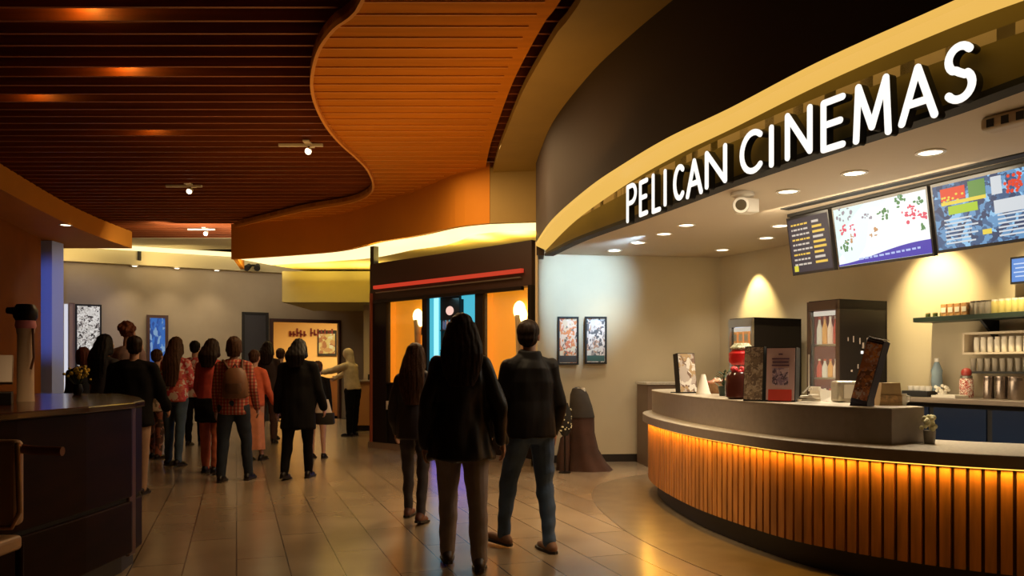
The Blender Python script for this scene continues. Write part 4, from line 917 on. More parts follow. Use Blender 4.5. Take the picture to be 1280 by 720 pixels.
MB().lathe([(.055,0),(.052,.05),(.05,.45),(.058,.50)], n=20).build('column', mat('cream_enamel',(0.75,0.55,0.36),0.5), t, smooth=True)
MB().lathe([(.060,.50),(.066,.52),(.060,.555)], n=20).build('pink_band', mat('pink_enamel',(0.8,0.28,0.32),0.4), t, smooth=True)
b = MB(); b.lathe([(.062,.555),(.075,.58),(.075,.63),(.055,.665),(.02,.67)], n=20); b.cyl((-.05,0,.62),(-.125,0,.625),.03,.022); b.build('cap', m_black, t, smooth=True)
MB().tube([(.062,-.02,.50),(.075,-.03,.3),(.06,-.04,.22)], .008).build('lever', mat('brown_lever',(0.15,0.05,0.02),0.4), t)
Yt = 5.0; t = thing('cash_register', 'slanted cash register screen at the far left end of the desk', 'register', ((-14-640)/F*Yt, Yt, 1.13), .5)
b = MB(); b.box((0,0,.04),(.25,.2,.08)); bevel(b.build('base', m_black, t)); Rr = Matrix.Rotation(-.5,3,'X'); b = MB(); b.box((0,0,.22),(.26,.03,.2), M=Rr); bevel(b.build('screen', mat('grey_screen',(0.2,0.14,0.09),0.3), t)); MB().cyl((0,0,.07),(0,0,.2),.025).build('neck', m_black, t)
t = thing('flower_vase', 'small vase of yellow flowers on the back corner of the dark desk', 'flowers', ((97-640)/F*6.8, 6.8, 1.13)); MB().lathe([(.03,0),(.045,.04),(.03,.09)], n=16).build('vase', m_black, t, smooth=True)
b = MB(); s_ = MB(); rv = random.Random(2)
for k in range(24):
    c = Vector((rv.uniform(-.09,.09), rv.uniform(-.06,.06), rv.uniform(.12,.24))); b.ball(c, rv.uniform(.010,.018), 7, 5); s_.tube([(0,0,.06), c], .0025, 4)
b.build('blossoms', mat('yellow_petal',(0.75,0.55,0.05),0.6), t, smooth=True); s_.build('stems', mat('leaf_green',(0.04,0.07,0.03),0.6), t)
# ------------------------------------------------------------------ ceiling fixtures of the lobby
for px, py, lab, pw in ((100,12,'amber recessed lamp glowing between ceiling fins, nearest one',5),(150,75,'amber recessed lamp glowing between ceiling fins, second nearest',5),(42,113,'faint amber recessed lamp between fins near the left frame edge',2.5),(186,158,'amber recessed lamp between fins above the track light',2.5)):
    Y = 2.86*F/(HOR-py); Y = 3.0+0.246*round((Y-3.0)/0.246-.5)+0.123; x = (px-640)/F*Y
    t = thing('recessed_lamp', lab, 'lamp', (x, Y, ZC1+0.25)); MB().lathe([(.04,0),(.045,-.02),(.03,-.03)], n=14).build('housing', m_matblack, t, smooth=True); MB().lathe([(.028,-.03),(.02,-.045)], n=14).build('bulb_lens', emi('amber_lens',(1,.45,.05),6), t)
    light('POINT', (0,0,-.09), pw, (1,.48,.07), size=.02, name='bulb', parent=t)
for px, py, lab in ((238,238,'small white track light on the dark fin ceiling'),(258,291,'hanging white spotlight near the far end of the fin ceiling'),(386,188,'tiny track light beside the curved amber ceiling edge')):
    Y = 2.70*F/(HOR-py); x = (px-640)/F*Y
    t = thing('track_light', lab, 'light', (x, Y, ZC1)); b = MB(); b.box((-.1,0,-.015),(.55,.04,.03)); b.box((0,0,.0),(.08,.30,.02)); b.build('track', m_white, t)
    MB().cyl((0,0,-.02),(0,0,-.08),.012).build('stem', m_matblack, t); MB().cyl((.0,.02,-.07),(.01,-.07,-.11),.035,.045).build('head', m_white, t, smooth=True); MB().cyl((.01,-.07,-.11),(.0105,-.073,-.111),.038).build('lens', e_lamp, t)
downlight(82,281, H=3.81-EYE, z=3.81, lab='round downlight in the rust soffit at the left', pw=10, col=WARM)
for px, py in ((176,331),(228,334),(277,338)):
    q = bwp(px); k = {176:'left',228:'middle',277:'right'}[px]; n_ = (q[0]-.03, q[1]-.24, 3.72)
    t = thing('wall_downlight', '%s of three small downlights along the far bulkhead' % k, 'light', n_)
    MB().lathe([(.075,0),(.085,-.02),(.06,-.03)], n=16).build('ring', m_white, t, smooth=True); MB().lathe([(.001,-.032),(.055,-.031)], n=16, cap=False).build('lens', e_lamp, t)
    light('SPOT', (0,-.35,-.05), 45, (1,.78,.5), target=None, size=.05, spot=95, blend=1, name='bulb', parent=t)
q = bwp(182); t = thing('hanging_sign', 'tiny dark vertical plate fixed to the far bulkhead', 'sign', (q[0], q[1]-.30, 3.95)); b = MB(); b.box((0,0,0),(.05,.12,.26)); bevel(b.build('plate', m_matblack, t)); b = MB(); b.box((0,.05,.14),(.03,.1,.02)); b.build('arm', m_steel, t)
q = bwp(325); t = thing('twin_spotlight', 'dark twin spotlight at the right end of the far bulkhead', 'light', (q[0], q[1]-.5, 3.75)); b = MB(); b.box((0,.1,.1),(.16,.2,.03)); b.build('bracket', m_matblack, t)
for x in (-.1,.1): MB().cyl((x,0,.08),(x*1.3,-.14,.0),.06,.075).build('head', m_matblack, t, smooth=True)
# ------------------------------------------------------------------ far lobby wall
def far(px0, px1, z0, z1, fr, name, label, cat, m, frm=None, fw=.05):
    A = np.array(bwp(px0)); B = np.array(bwp(px1)); n = np.array((_d[1],-_d[0])); n /= np.linalg.norm(n); A = A+n*fr; B = B+n*fr; W = np.linalg.norm(B-A); c = (A+B)/2
    t = thing(name, label, cat, (c[0], c[1], z0), math.atan2(B[1]-A[1], B[0]-A[0])); H = z1-z0
    b = MB(); b.box((0,0,H/2),(W-2*fw,.03,H-2*fw)); b.build('panel', m, t)
    if frm:
        b = MB()
        for cx, cz, sx, sz in ((0,H-fw/2,W,fw),(0,fw/2,W,fw),(-W/2+fw/2,H/2,fw,H-2*fw),(W/2-fw/2,H/2,fw,H-2*fw)): b.box((cx,-.01,cz),(sx,.07,sz))
        b.build('frame', frm, t)
    return t, W, H
far(94,127,0.25,2.78,.05,'lit_panel','tall backlit black and white pebbled panel on the far wall','panel', voro_mat('pebble_panel',[(0.9,0.85,0.8),(0.05,0.04,0.04),(0.8,0.75,0.7),(0.35,0.3,0.28),(1,0.95,0.9),(0.6,0.55,0.5)],20,em=0.7), m_matblack,.04)
far(86,93.5,0.0,2.8,.08,'wall_post','tan wooden post left of the pebbled panel','post', mat('tan_post',(0.5,0.33,0.2),0.6), mat('tan_post_edge',(0.3,0.18,0.1),0.6),.02)
far(79.5,85.5,0.1,2.78,.05,'light_column','narrow white lit strip at the left end of the far wall','light', emi('soft_white_strip',(0.8,0.8,0.9),0.8), m_white,.01)
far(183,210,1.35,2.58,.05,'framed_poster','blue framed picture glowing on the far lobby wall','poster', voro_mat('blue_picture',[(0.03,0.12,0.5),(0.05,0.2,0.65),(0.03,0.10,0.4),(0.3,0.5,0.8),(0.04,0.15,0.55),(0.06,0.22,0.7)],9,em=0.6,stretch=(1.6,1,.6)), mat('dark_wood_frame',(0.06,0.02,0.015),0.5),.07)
o, W, H = far(302,335,0.0,2.72,.04,'door_1','','', mat('dark_slate_door',(0.035,0.035,0.045),0.6), m_matblack,.06)
del o['label']; del o['category']; struct(o); b = MB(); b.box((W*.32,-.05,1.05),(.03,.06,.16)); b.build('door_handle', m_steel, o)
b = MB(); bwseg(b, 337, 341.5, 0, 2.56, fr=.04); bwseg(b, 423, 426, 0, 2.56, fr=.04); bwseg(b, 337, 426, 2.5, 2.58, fr=.045); struct(b.build('trim_9', mat('dark_wood_frame',(0.06,0.02,0.015),0.5)))
# inside the lit room
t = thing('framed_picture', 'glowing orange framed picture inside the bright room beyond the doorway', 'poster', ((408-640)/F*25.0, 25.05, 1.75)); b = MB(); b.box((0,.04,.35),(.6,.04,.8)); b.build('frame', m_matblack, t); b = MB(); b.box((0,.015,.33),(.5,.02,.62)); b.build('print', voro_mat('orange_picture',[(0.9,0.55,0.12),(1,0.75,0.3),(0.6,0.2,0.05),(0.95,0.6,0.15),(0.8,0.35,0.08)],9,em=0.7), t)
t = thing('wall_lettering', 'row of dark red illegible decorations on the bright room wall', 'decoration', ((376-640)/F*25.0, 25.08, 2.25)); b = MB(); r3 = random.Random(4)
for k in range(12):
    x = -.35+.11*k+(.10 if k > 4 else 0); b.box((x,0,.16+r3.uniform(-.03,.03)),(.05,.04,r3.uniform(.16,.28)), rz=0); b.box((x+.03,0,.14+r3.uniform(-.05,.05)),(.07,.04,.05))
b.build('letter_shapes', mat('dark_red_paint',(0.16,0.02,0.015),0.6), t)
t = thing('room_counter', 'orange wooden counter inside the bright room beyond the doorway', 'counter', (-5.0, 22.4, 0)); b = MB(); b.box((0,0,.5),(1.7,.6,1.0)); b.build('front', mat('orange_wood',(0.55,0.24,0.06),0.5), t); b = MB(); b.box((0,0,1.02),(1.8,.7,.05)); b.build('top', m_black, t)
t = thing('pass_counter', 'small orange-brown counter with black top left of the kiosk', 'counter', (-3.05, 17.2, 0)); b = MB(); b.box((0,0,.58),(.9,.5,.92)); b.build('front', mat('orange_wood2',(0.38,0.17,0.05),0.5), t); b = MB(); b.box((0,0,.06),(.86,.46,.12)); b.build('plinth', m_black, t); b = MB(); b.box((0,0,1.06),(1.0,.6,.04)); bevel(b.build('top', m_steel, t))
t = thing('tissue_box', 'small dark box standing on the little counter left of the kiosk', 'box', (-2.98, 17.1, 1.081)); b = MB(); b.box((0,0,.06),(.18,.14,.12)); bevel(b.build('carton', m_matblack, t)); b = MB(); b.box((0,0,.13),(.08,.05,.03)); b.build('tissue', m_paper, t)
# ------------------------------------------------------------------ draped stand by the kitchen wall
Yd = 10.55; t = thing('draped_stand', 'waist-high stand under a dark brown cloth flaring at the floor by the poster wall', 'stand', ((724-640)/F*Yd, Yd, 0))
def fold(mb_secs, n=40, amp=.06, k=7, ph=0):
    R = []
    for (cx,cy,cz,rx,ry) in mb_secs:
        fall = max(0, 1-cz/1.0); r = []
        for i in range(n):
            a = 2*PI*i/n; g = 1+amp*fall*math.sin(k*a+ph+cz*2); r.append((cx+rx*g*math.cos(a), cy+ry*g*math.sin(a), cz))
        R.append(r)
    return R
m_drape = mat('dark_brown_cloth',(0.050,0.020,0.012),0.85,var=.2,vs=6); m_drape2 = mat('charcoal_cloth',(0.035,0.028,0.022),0.85,var=.2,vs=6)
b = MB(); b.rings(fold([(.14,0,.0,.30,.2),(.10,0,.1,.25,.18),(.06,0,.28,.19,.16),(.04,0,.5,.16,.15),(.04,0,.72,.155,.14)])); b.build('lower_cloth', m_drape, t, smooth=True)
b = MB(); b.rings(fold([(.035,0,.70,.17,.15),(.02,0,.85,.15,.14),(.0,0,1.0,.12,.12),(-.01,0,1.08,.08,.08),(-.02,0,1.1,.02,.02)],amp=.02)); b.build('upper_cloth', m_drape2, t, smooth=True)
b = MB(); b.rings(fold([(-.20,.02,.0,.10,.1),(-.19,.02,.2,.10,.1),(-.17,.02,.42,.08,.08),(-.12,.02,.52,.03,.03)],k=5)); b.build('side_cloth', m_drape, t, smooth=True)
b = MB(); b.loft([(-.02,-.03,1.06,.05,.04),(.02,-.05,1.09,.05,.03),(.06,-.05,1.03,.02,.02)], 12); b.build('white_tag', m_paper, t, smooth=True)
t = thing('polka_dot_bag', 'black bag with pale dots leaning against the draped stand', 'bag', ((706-640)/F*10.3, 10.3, 0)); 
b = MB(); b.rings(fold([(0,0,.48,.04,.03),(0,0,.56,.085,.05),(.0,0,.75,.085,.05),(-.01,0,.90,.05,.03)],amp=.03)); b.build('bag_body', m_matblack, t, smooth=True)
b = MB(); r3 = random.Random(8)
for i in range(30):
    a = r3.uniform(PI, 2*PI); z = r3.uniform(.54,.86); b.ball((.085*math.cos(a)*.97, .05*math.sin(a)*1.02, z), r3.uniform(.007,.013), 7, 5)
b.build('dots', mat('pale_dot',(0.7,0.66,0.42),0.5), t, smooth=True)
MB().tube([(0,0,.0),(0,0,.5)], .012).build('stand_rod', m_black, t); MB().lathe([(.08,0),(.08,.012),(.02,.02)], n=16).build('stand_foot', m_black, t)
# ------------------------------------------------------------------ people
def remesh(mb, vox, smooth_it=4, disp=None):
    me = bpy.data.meshes.new('tmp'); me.from_pydata(mb.v, [], mb.f); me.update()
    o = bpy.data.objects.new('tmp', me); C.objects.link(o)
    r = o.modifiers.new('r', 'REMESH'); r.mode = 'VOXEL'; r.voxel_size = vox
    s = o.modifiers.new('s', 'SMOOTH'); s.factor = 0.5; s.iterations = smooth_it
    dg = bpy.context.evaluated_depsgraph_get(); nm = bpy.data.meshes.new_from_object(o.evaluated_get(dg))
    bpy.data.objects.remove(o); bpy.data.meshes.remove(me)
    n = len(nm.vertices); co = np.empty(n*3); nm.vertices.foreach_get('co', co); co = co.reshape(-1,3)
    if disp is not None:
        no = np.empty(n*3); nm.vertices.foreach_get('normal', no); no = no.reshape(-1,3)
        co = co+no*disp(co)[:,None]; nm.vertices.foreach_set('co', co.ravel())
    nm.materials.clear(); nm.update(); return nm
def folds(amp, seed, kz=1.0, kx=1.0):
    r = np.random.RandomState(seed); K = r.normal(size=(9,3))*np.array([26*kx,26*kx,16*kz]); ph = r.uniform(0,6.28,9)
    def f(co):
        s = sum(np.sin(co@K[i]+ph[i]) for i in range(9)); return amp*np.sign(s)*np.abs(s/3)**1.3
    return f
def strands(amp, seed):
    r = np.random.RandomState(seed)
    def f(co):
        a = co[:,0]*1.0; b_ = co[:,1]
        return amp*(np.sin(a*150+np.sin(co[:,2]*9+seed)*1.5+b_*60)+0.7*np.sin(a*75+b_*120+co[:,2]*6)+.6*np.sin(a*260+b_*40+np.sin(co[:,2]*14)*2))
    return f
def mobj(name, me, m, parent):
    me.name = name
    for x in (m if isinstance(m, (list,tuple)) else [m]): me.materials.append(x)
    me.shade_smooth(); o = bpy.data.objects.new(name, me); C.objects.link(o); o.parent = parent; return o
def rot(ax, deg): return Matrix.Rotation(math.radians(deg), 3, ax)
sole = mat('dark_rubber_sole',(0.02,0.014,0.012),0.7)
SK = {'light': mat('skin_light',(0.50,0.28,0.19),0.5), 'tan': mat('skin_tan',(0.36,0.18,0.11),0.5), 'dark': mat('skin_brown',(0.17,0.08,0.05),0.5)}
m_eye = mat('eye_white',(0.6,0.58,0.55),0.2); m_iris = mat('iris_brown',(0.03,0.015,0.01),0.2); m_lip = mat('lip_pink',(0.35,0.12,0.10),0.45)
def hairmat(name, col): return mat('hair_'+name, col, 0.55, var=0.45, vs=14, stretch=(9,9,1.2), spec=0.15)
H_DB = hairmat('dark_brown',(0.022,0.012,0.008)); H_BR = hairmat('brown',(0.06,0.028,0.014)); H_BK = hairmat('black',(0.010,0.008,0.008)); H_AU = hairmat('auburn',(0.16,0.055,0.03)); 
def jeans(n, c): return mat('denim_'+n, c, 0.85, var=.25, vs=5, bump=.3, bs=160)
def cloth(n, c, var=.12, rough=.85): return mat('cloth_'+n, c, rough, var=var, vs=9)
def person(label, px, Yf, h, head_=0.0, vox=0.012, near=False, lean=2, turn=0, nod=0,
           legL=(0,0,2,0), legR=(0,0,2,0), armL=(4,8,10), armR=(4,8,10), w=1.0,
           top=None, topm=None, hem=0.44, flare=1.0, collar=False, sleeve='long', hood=False,
           bottom='pants', botm=None, slim=1.0, skirt=None, shoe=None, skin='light',
           hair='long', hairm=None, hairlen=0.70, hw=1.0, seed=1, group='people in the lobby', extra=None, x=None, hips=1.0):
    """legs: (hip pitch forward, knee bend, abduction, foot yaw outwards). arms: (pitch fwd, abduction, elbow bend)"""
    X = (px-640)/F*Yf if x is None else x
    root = thing('person', label, 'person', (X, Yf, 0), math.radians(head_), group)
    J = {}
    V = Vector
    hipw = .050*hips
    low = 1e9; legs = {}
    for sd, lg in ((-1,legL),(1,legR)):
        pth, kn, ab, fy = lg[:4]; fp = lg[4] if len(lg) > 4 else 0
        hp = V((sd*hipw*h, 0, 0)); dth = rot('Y', -sd*ab) @ (rot('X', pth) @ V((0,0,-1)))
        k = hp+dth*.245*h; dsh = rot('Y', -sd*ab*.5) @ (rot('X', pth-kn) @ V((0,0,-1))); a = k+dsh*.235*h
        R = rot('Z', -sd*fy) @ rot('X', fp)
        toe = a+R @ V((0,.105*h,-.030*h)); heel = a+R @ V((0,-.030*h,-.030*h)); ball = a+R @ V((0,.070*h,-.032*h))
        legs[sd] = [hp, k, a, heel, ball, toe, R]
        low = min(low, heel.z-.014*h, ball.z-.014*h)
    zp = -low
    for sd in legs: 
        for i in range(6): legs[sd][i] = legs[sd][i]+V((0,0,zp))
    T = rot('X', -lean)
    def tp(xx, yy, zz): return V((0,0,zp))+T @ V((xx*h, yy*h, zz*h))     # zz relative to hip joint
    neck = tp(0,.004,.325); hc = tp(0,.012,.412); HR = rot('Z', turn) @ rot('X', -nod)
    arms = {}
    for sd, ar in ((-1,armL),(1,armR)):
        s = tp(sd*.090*w, 0, .274); pi_, ab, eb = ar[:3]; inw = ar[3] if len(ar) > 3 else 0
        d1 = rot('Y', -sd*ab) @ (rot('X', pi_) @ V((0,0,-1))); e = s+d1*.168*h
        d2 = rot('Z', sd*inw) @ (rot('Y', -sd*ab*.4) @ (rot('X', pi_+eb) @ V((0,0,-1)))); wr = e+d2*.142*h
        arms[sd] = [s, e, wr, d2]
    # ---------- body: one continuous skin
    b = MB()
    secs = [(0,0,-.035,.055,.050),(0,-.004,.0,.088*hips,.062),(0,-.004,.03,.092*hips,.064),(0,0,.10,.074*w,.052),(0,.002,.17,.080*w,.056),(0,.002,.23,.088*w,.060),(0,0,.275,.074*w,.050),(0,0,.315,.036,.034)]
    b.loft([(*tp(cx,cy,cz), rx*h, ry*h, T) for cx,cy,cz,rx,ry in secs], 20)
    b.cap2(tp(0,0,.29), hc-V((0,0,.02*h)), .030*h, .028*h)
    hm = lambda vx, vy, vz: hc+HR @ V((vx*h, vy*h, vz*h))
    b.ball(hm(0,-.006,.018), (.0435*h,.052*h,.050*h), 18, 12, HR); b.ball(hm(0,.012,-.022), (.034*h,.036*h,.042*h), 16, 10, HR); b.ball(hm(0,.022,-.046), (.020*h,.018*h,.016*h), 12, 8, HR)
    b.cap2(hm(0,.044,.006), hm(0,.058,-.018), .005*h, .0085*h, 8); b.ball(hm(0,.040,.014), (.030*h,.010*h,.007*h), 12, 7, HR)
    for sd in (-1,1):
        b.ball(hm(sd*.045,-.004,-.004), (.006*h,.013*h,.020*h), 10, 7, HR); b.ball(hm(sd*.022,.036,-.012), (.014*h,.012*h,.012*h), 10, 7, HR)
        s, e, wr, d2 = arms[sd]; b.cap2(s, e, .030*h, .024*h); b.cap2(e, wr, .024*h, .0165*h)
        b.cap2(tp(sd*.035,0,.298), s, .026*h, .028*h)
        hp, k, a, heel, ball, toe, R = legs[sd]
        b.cap2(hp, k, .050*h*slim, .031*h*slim); b.cap2(k, a, .030*h*slim, .019*h*slim); b.cap2(k*.75+a*.25+V((0,-.003*h,0)), k*.4+a*.6, .029*h*slim, .024*h*slim)
        b.cap2(a, heel+V((0,0,.006*h)), .022*h, .018*h); b.cap2(heel+V((0,0,.004*h)), ball, .018*h, .020*h); b.cap2(ball, toe, .019*h, .011*h)
        # palm
        side = V((1,0,0)) if abs(d2.x) < .9 else V((0,1,0)); nn = (side-d2*side.dot(d2)).normalized(); pw = d2.cross(nn).normalized()
        arms[sd] += [nn, pw]
        palm = wr+d2*.032*h
        for q in (-1,0,1): b.cap2(wr+pw*q*.006*h, wr+d2*.048*h+pw*q*.013*h, .0115*h, .0095*h, 10)
    me = remesh(b, .008 if near else .011, 3)
    # append fingers, eyes, lips to the same mesh
    fb = MB(); n0 = 0
    for sd in (-1,1):
        s, e, wr, d2, nn, pw = arms[sd]; inn = -nn*sd
        for i, (o_, L_) in enumerate(((-.018,.040),(-.006,.046),(.006,.043),(.018,.034))):
            p0 = wr+d2*.050*h+pw*o_*h; c1 = p0+d2*L_*.45*h+inn*.004*h; c2 = c1+(d2*.75+inn*.5).normalized()*L_*.32*h; c3 = c2+(d2*.35+inn*.9).normalized()*L_*.25*h
            fb.tube([p0-d2*.012*h, p0, c1, c2, c3], [.0052*h,.0052*h,.0048*h,.0044*h,.0036*h], 8)
        fwd = pw if pw.y > 0 else -pw
        p0 = wr+d2*.014*h+fwd*.014*h; fb.tube([p0, p0+(d2*.6+fwd*.7).normalized()*.022*h, p0+(d2*.9+fwd*.35+inn*.3).normalized()*.042*h], [.007*h,.0058*h,.0045*h], 8)
    fb.m = 1
    for sd in (-1,1): fb.ball(hm(sd*.019,.0455,.003), .0062*h, 10, 7)
    fb.m = 2
    for sd in (-1,1): fb.ball(hm(sd*.019,.0505,.003), .0030*h, 8, 6)
    fb.m = 3; fb.ball(hm(0,.0475,-.034), (.013*h,.005*h,.0035*h), 10, 6, HR)
    co = [tuple(v.co) for v in me.vertices]; fc_ = [tuple(p.vertices) for p in me.polygons]; k0 = len(co)
    nm = bpy.data.meshes.new('body'); nm.from_pydata(co+fb.v, [], fc_+[tuple(i+k0 for i in f_) for f_ in fb.f]); nm.polygons.foreach_set('material_index', [0]*len(fc_)+fb.mi); bpy.data.meshes.remove(me)
    # material indices survive because materials are appended afterwards
    mi = [0]*len(fc_)+fb.mi
    for mm in (SK[skin], m_eye, m_iris, m_lip): nm.materials.append(mm)
    nm.polygons.foreach_set('material_index', mi); nm.shade_smooth(); nm.update()
    bo = bpy.data.objects.new('body', nm); C.objects.link(bo); bo.parent = root
    cv = .0085 if near else .013
    # ---------- trousers
    if bottom == 'pants':
        b = MB(); g = .006
        b.loft([(*tp(cx,cy,cz), rx*h, ry*h, T) for cx,cy,cz,rx,ry in ((0,-.003,-.055,.052,.050),(0,-.006,-.02,.092*hips,.068),(0,-.004,.03,.098*hips,.070),(0,0,.09,.082*w,.060))], 20)
        for sd in (-1,1):
            hp, k, a, heel, ball, toe, R = legs[sd]
            b.cap2(hp+V((0,0,-.01*h)), k, .058*h*slim, .040*h*slim); b.cap2(k, k*.1+a*.9, .040*h*slim, .031*h*slim); b.cap2(k*.1+a*.9, a+V((0,0,-.006*h)), .031*h*slim, .029*h*slim)
        mobj('trousers', remesh(b, cv, 2, folds(.0045 if near else .004, seed, 2.0, .8)), botm, root)
    if skirt:
        z1, z0, r0 = skirt; b = MB(); n = 40; R_ = []
        for i in range(9):
            t_ = i/8; z = z1*(1-t_)+z0*t_; rr_ = .088*hips*(1-t_)+r0*t_; r = []
            cx_ = (legs[-1][1].x+legs[1][1].x)/2*t_*.6; cy_ = (legs[-1][1].y+legs[1][1].y)/2*t_
            for q in range(n):
                an = 2*PI*q/n; g = 1+.07*t_*math.sin(8*an+seed); r.append((cx_+rr_*h*g*math.cos(an), cy_+rr_*.75*h*g*math.sin(an), zp+z*h))
            R_.append(r)
        b.rings(R_); b.build('skirt', botm, root, smooth=True)
    # ---------- top / jacket
    g = {'coat':.017,'jacket':.015,'shirt':.008}[top]
    b = MB(); hz = hem-.525      # hem relative to hip joint in h
    S_ = [(0,0,.320,.042,.040),(0,0,.303,.060*w+g*.3,.048+g*.4),(0,-.002,.27,.078*w+g*.6,.058+g),(0,-.002,.21,.086*w+g,.063+g),(0,0,.13,.086*w+g,.060+g),(0,-.003,.05,.094*hips+g,.066+g)]
    if hz < .03: S_.append((0,-.004,hz, (.096*hips+g)*flare, (.068+g)*flare)); S_.append((0,-.004,hz-.006, (.090*hips+g)*flare, (.062+g)*flare))
    b.loft([(*tp(cx,cy,cz), rx*h, ry*h, T) for cx,cy,cz,rx,ry in S_], 24)
    for sd in (-1,1):
        s, e, wr, d2 = arms[sd][:4]; b.cap2(tp(sd*.03,0,.300), s, (.026+g*.4)*h, (.029+g*.6)*h)
        if sleeve == 'long': b.cap2(s, e, (.030+g*.7)*h, (.026+g*.8)*h); b.cap2(e, wr+d2*.004*h, (.026+g*.8)*h, (.018+g*.7)*h)
        else: b.cap2(s, s*.35+e*.65, (.032+g)*h, (.030+g)*h)
    if hood: 
        b.ball(hm(0,-.008,.008), (.056*h,.066*h,.066*h), 16, 10, HR); b.cap2(tp(0,-.01,.30), hm(0,-.01,-.03), .05*h, .05*h)
    if collar: b.loft([(*tp(0,0,.295), .058*h, .055*h, T), (*tp(0,-.002,.345), .044*h, .044*h, T)], 18)
    t_o = mobj(top if top != 'shirt' else 'shirt', remesh(b, cv, 2, folds(.0105 if near else .007, seed+5, .55, .9) if top != 'shirt' else folds(.003, seed+5)), topm, root)
    # ---------- shoes
    sm = shoe or m_black
    for sd in (-1,1):
        hp, k, a, heel, ball, toe, R = legs[sd]; b = MB()
        b.cap2(a+V((0,0,-.002*h)), heel+V((0,0,.006*h)), .024*h, .0215*h); b.cap2(heel+V((0,0,.002*h)), ball+V((0,0,.002*h)), .0205*h, .0235*h); b.cap2(ball, toe, .0225*h, .014*h)
        so = mobj('shoe', remesh(b, .007 if near else .010, 3), sm, root)
        oc = [(0,-.052,.018),(.018,-.044,.020),(.022,-.01,.020),(.030,.06,.020),(.024,.105,.020),(0,.122,.020),(-.024,.105,.020),(-.030,.06,.020),(-.022,-.01,.020),(-.018,-.044,.020)]
        sb = MB(); sb.rings([[a+R @ V((q[0]*h, q[1]*h, zz*h)) for q in oc] for zz in (-.046, -.034)]); sb.build('sole', sole, so)
    # ---------- hair
    if hair != 'none' and not hood:
        b = MB(); b.ball(hm(0,-.014,.022), (.050*h,.056*h,.052*h), 18, 12, HR)
        if hair == 'long':
            zl = zp+(hairlen-.525)*h        # absolute height of hair tips
            p0 = hm(0,-.022,.035); pts = []; n = 9
            for i in range(n):
                t_ = i/(n-1); z = p0.z*(1-t_)+zl*t_; tz = (z-zp)/h
                yb = (p0.y*(1-min(1,t_*2.2)) + (tp(0,-.068-g,max(.0,min(tz,.27))).y)*min(1,t_*2.2))
                pts.append((p0.x*(1-t_), yb+.004*h*(1 if 0 < i < n-1 else 0), z, (.048+(.030 if zl < p0.z-.16*h else .010)*math.sin(t_*PI*.85)-.020*t_**3)*h*hw, (.044-.022*t_)*h))
            b.loft(pts, 20)
            for sd in (-1,1): b.cap2(hm(sd*.040,-.010,.01), hm(sd*.046,-.016,-.055), .018*h, .020*h); b.cap2(hm(sd*.046,-.016,-.055), V((sd*.052*h, pts[3][1]+.01*h, pts[3][2])), .020*h, .016*h)
        elif hair == 'bob':
            b.loft([(*hm(0,-.014,.02), .052*h, .056*h, HR), (*hm(0,-.020,-.03), .056*h, .048*h, HR), (*hm(0,-.028,-.07), .040*h, .030*h, HR)], 20)
        elif hair == 'curly':
            rr2 = random.Random(seed)
            for _ in range(34):
                a_ = rr2.uniform(0,2*PI); e_ = rr2.uniform(-.3,1.5); b.ball(hm(.05*math.cos(a_)*math.cos(e_), -.016+.052*math.sin(a_)*math.cos(e_)-(.012 if math.sin(a_)>0 else 0), .018+.055*math.sin(e_)), rr2.uniform(.012,.020)*h, 8, 6)
        elif hair == 'short':
            b.ball(hm(0,-.022,-.006), (.046*h,.044*h,.044*h), 16, 10, HR)
        elif hair == 'bun':
            b.ball(hm(0,-.022,-.006), (.046*h,.044*h,.044*h), 16, 10, HR); b.ball(hm(0,-.072,.03), .024*h, 12, 8)
        mobj('hair', remesh(b, .0065 if near else .010, 1, strands(.0013 if near else .002, seed)), hairm, root)
    if near and collar:
        pass
    root['_'] = 0; del root['_']
    return root, dict(arms=arms, legs=legs, zp=zp, tp=tp, h=h, hm=hm, T=T)
NEAR = 'people walking in the foreground'; FAR = 'people in the queue'
c_blk = mat('cloth_black',(0.004,0.0035,0.0035),.9,var=.3,vs=9,spec=.2); c_jk = mat('black_jacket',(0.010,0.007,0.006),0.5,var=.35,vs=5,spec=.35); c_jk2 = mat('black_bomber',(0.006,0.004,0.0035),0.6,var=.35,vs=5,spec=.2)
# three in front
pA, dA = person('woman with long dark hair, flared black jacket and grey trousers, nearest the camera', 577, 5.42, 1.71, 4, near=True, lean=1, legL=(14,10,1,2,0), legR=(-6,2,3,2,-6), armL=(-4,14,14), armR=(-8,19,22), w=1.0,
   top='jacket', topm=c_jk, hem=.435, flare=1.22, collar=True, botm=cloth('grey_trouser',(0.25,0.205,0.20)), slim=1.05, shoe=mat('dark_shoe',(0.03,0.015,0.012),.5), hair='long', hairm=H_DB, hairlen=.72, hw=1.12, seed=3, group=NEAR)
pB, dB = person('man with cropped dark hair, black bomber jacket and blue jeans, right of the nearest woman', 664, 5.95, 1.71, 22, near=True, lean=2, turn=-35, legL=(20,14,6,25,6), legR=(-4,6,2,0,0), armL=(6,12,30), armR=(0,13,26), w=1.05,
   top='jacket', topm=c_jk2, hem=.50, flare=1.02, collar=True, botm=jeans('blue',(0.055,0.10,0.20)), slim=.98, shoe=mat('tan_suede',(0.20,0.10,0.055),.8), hair='short', hairm=H_DB, seed=11, group=NEAR)
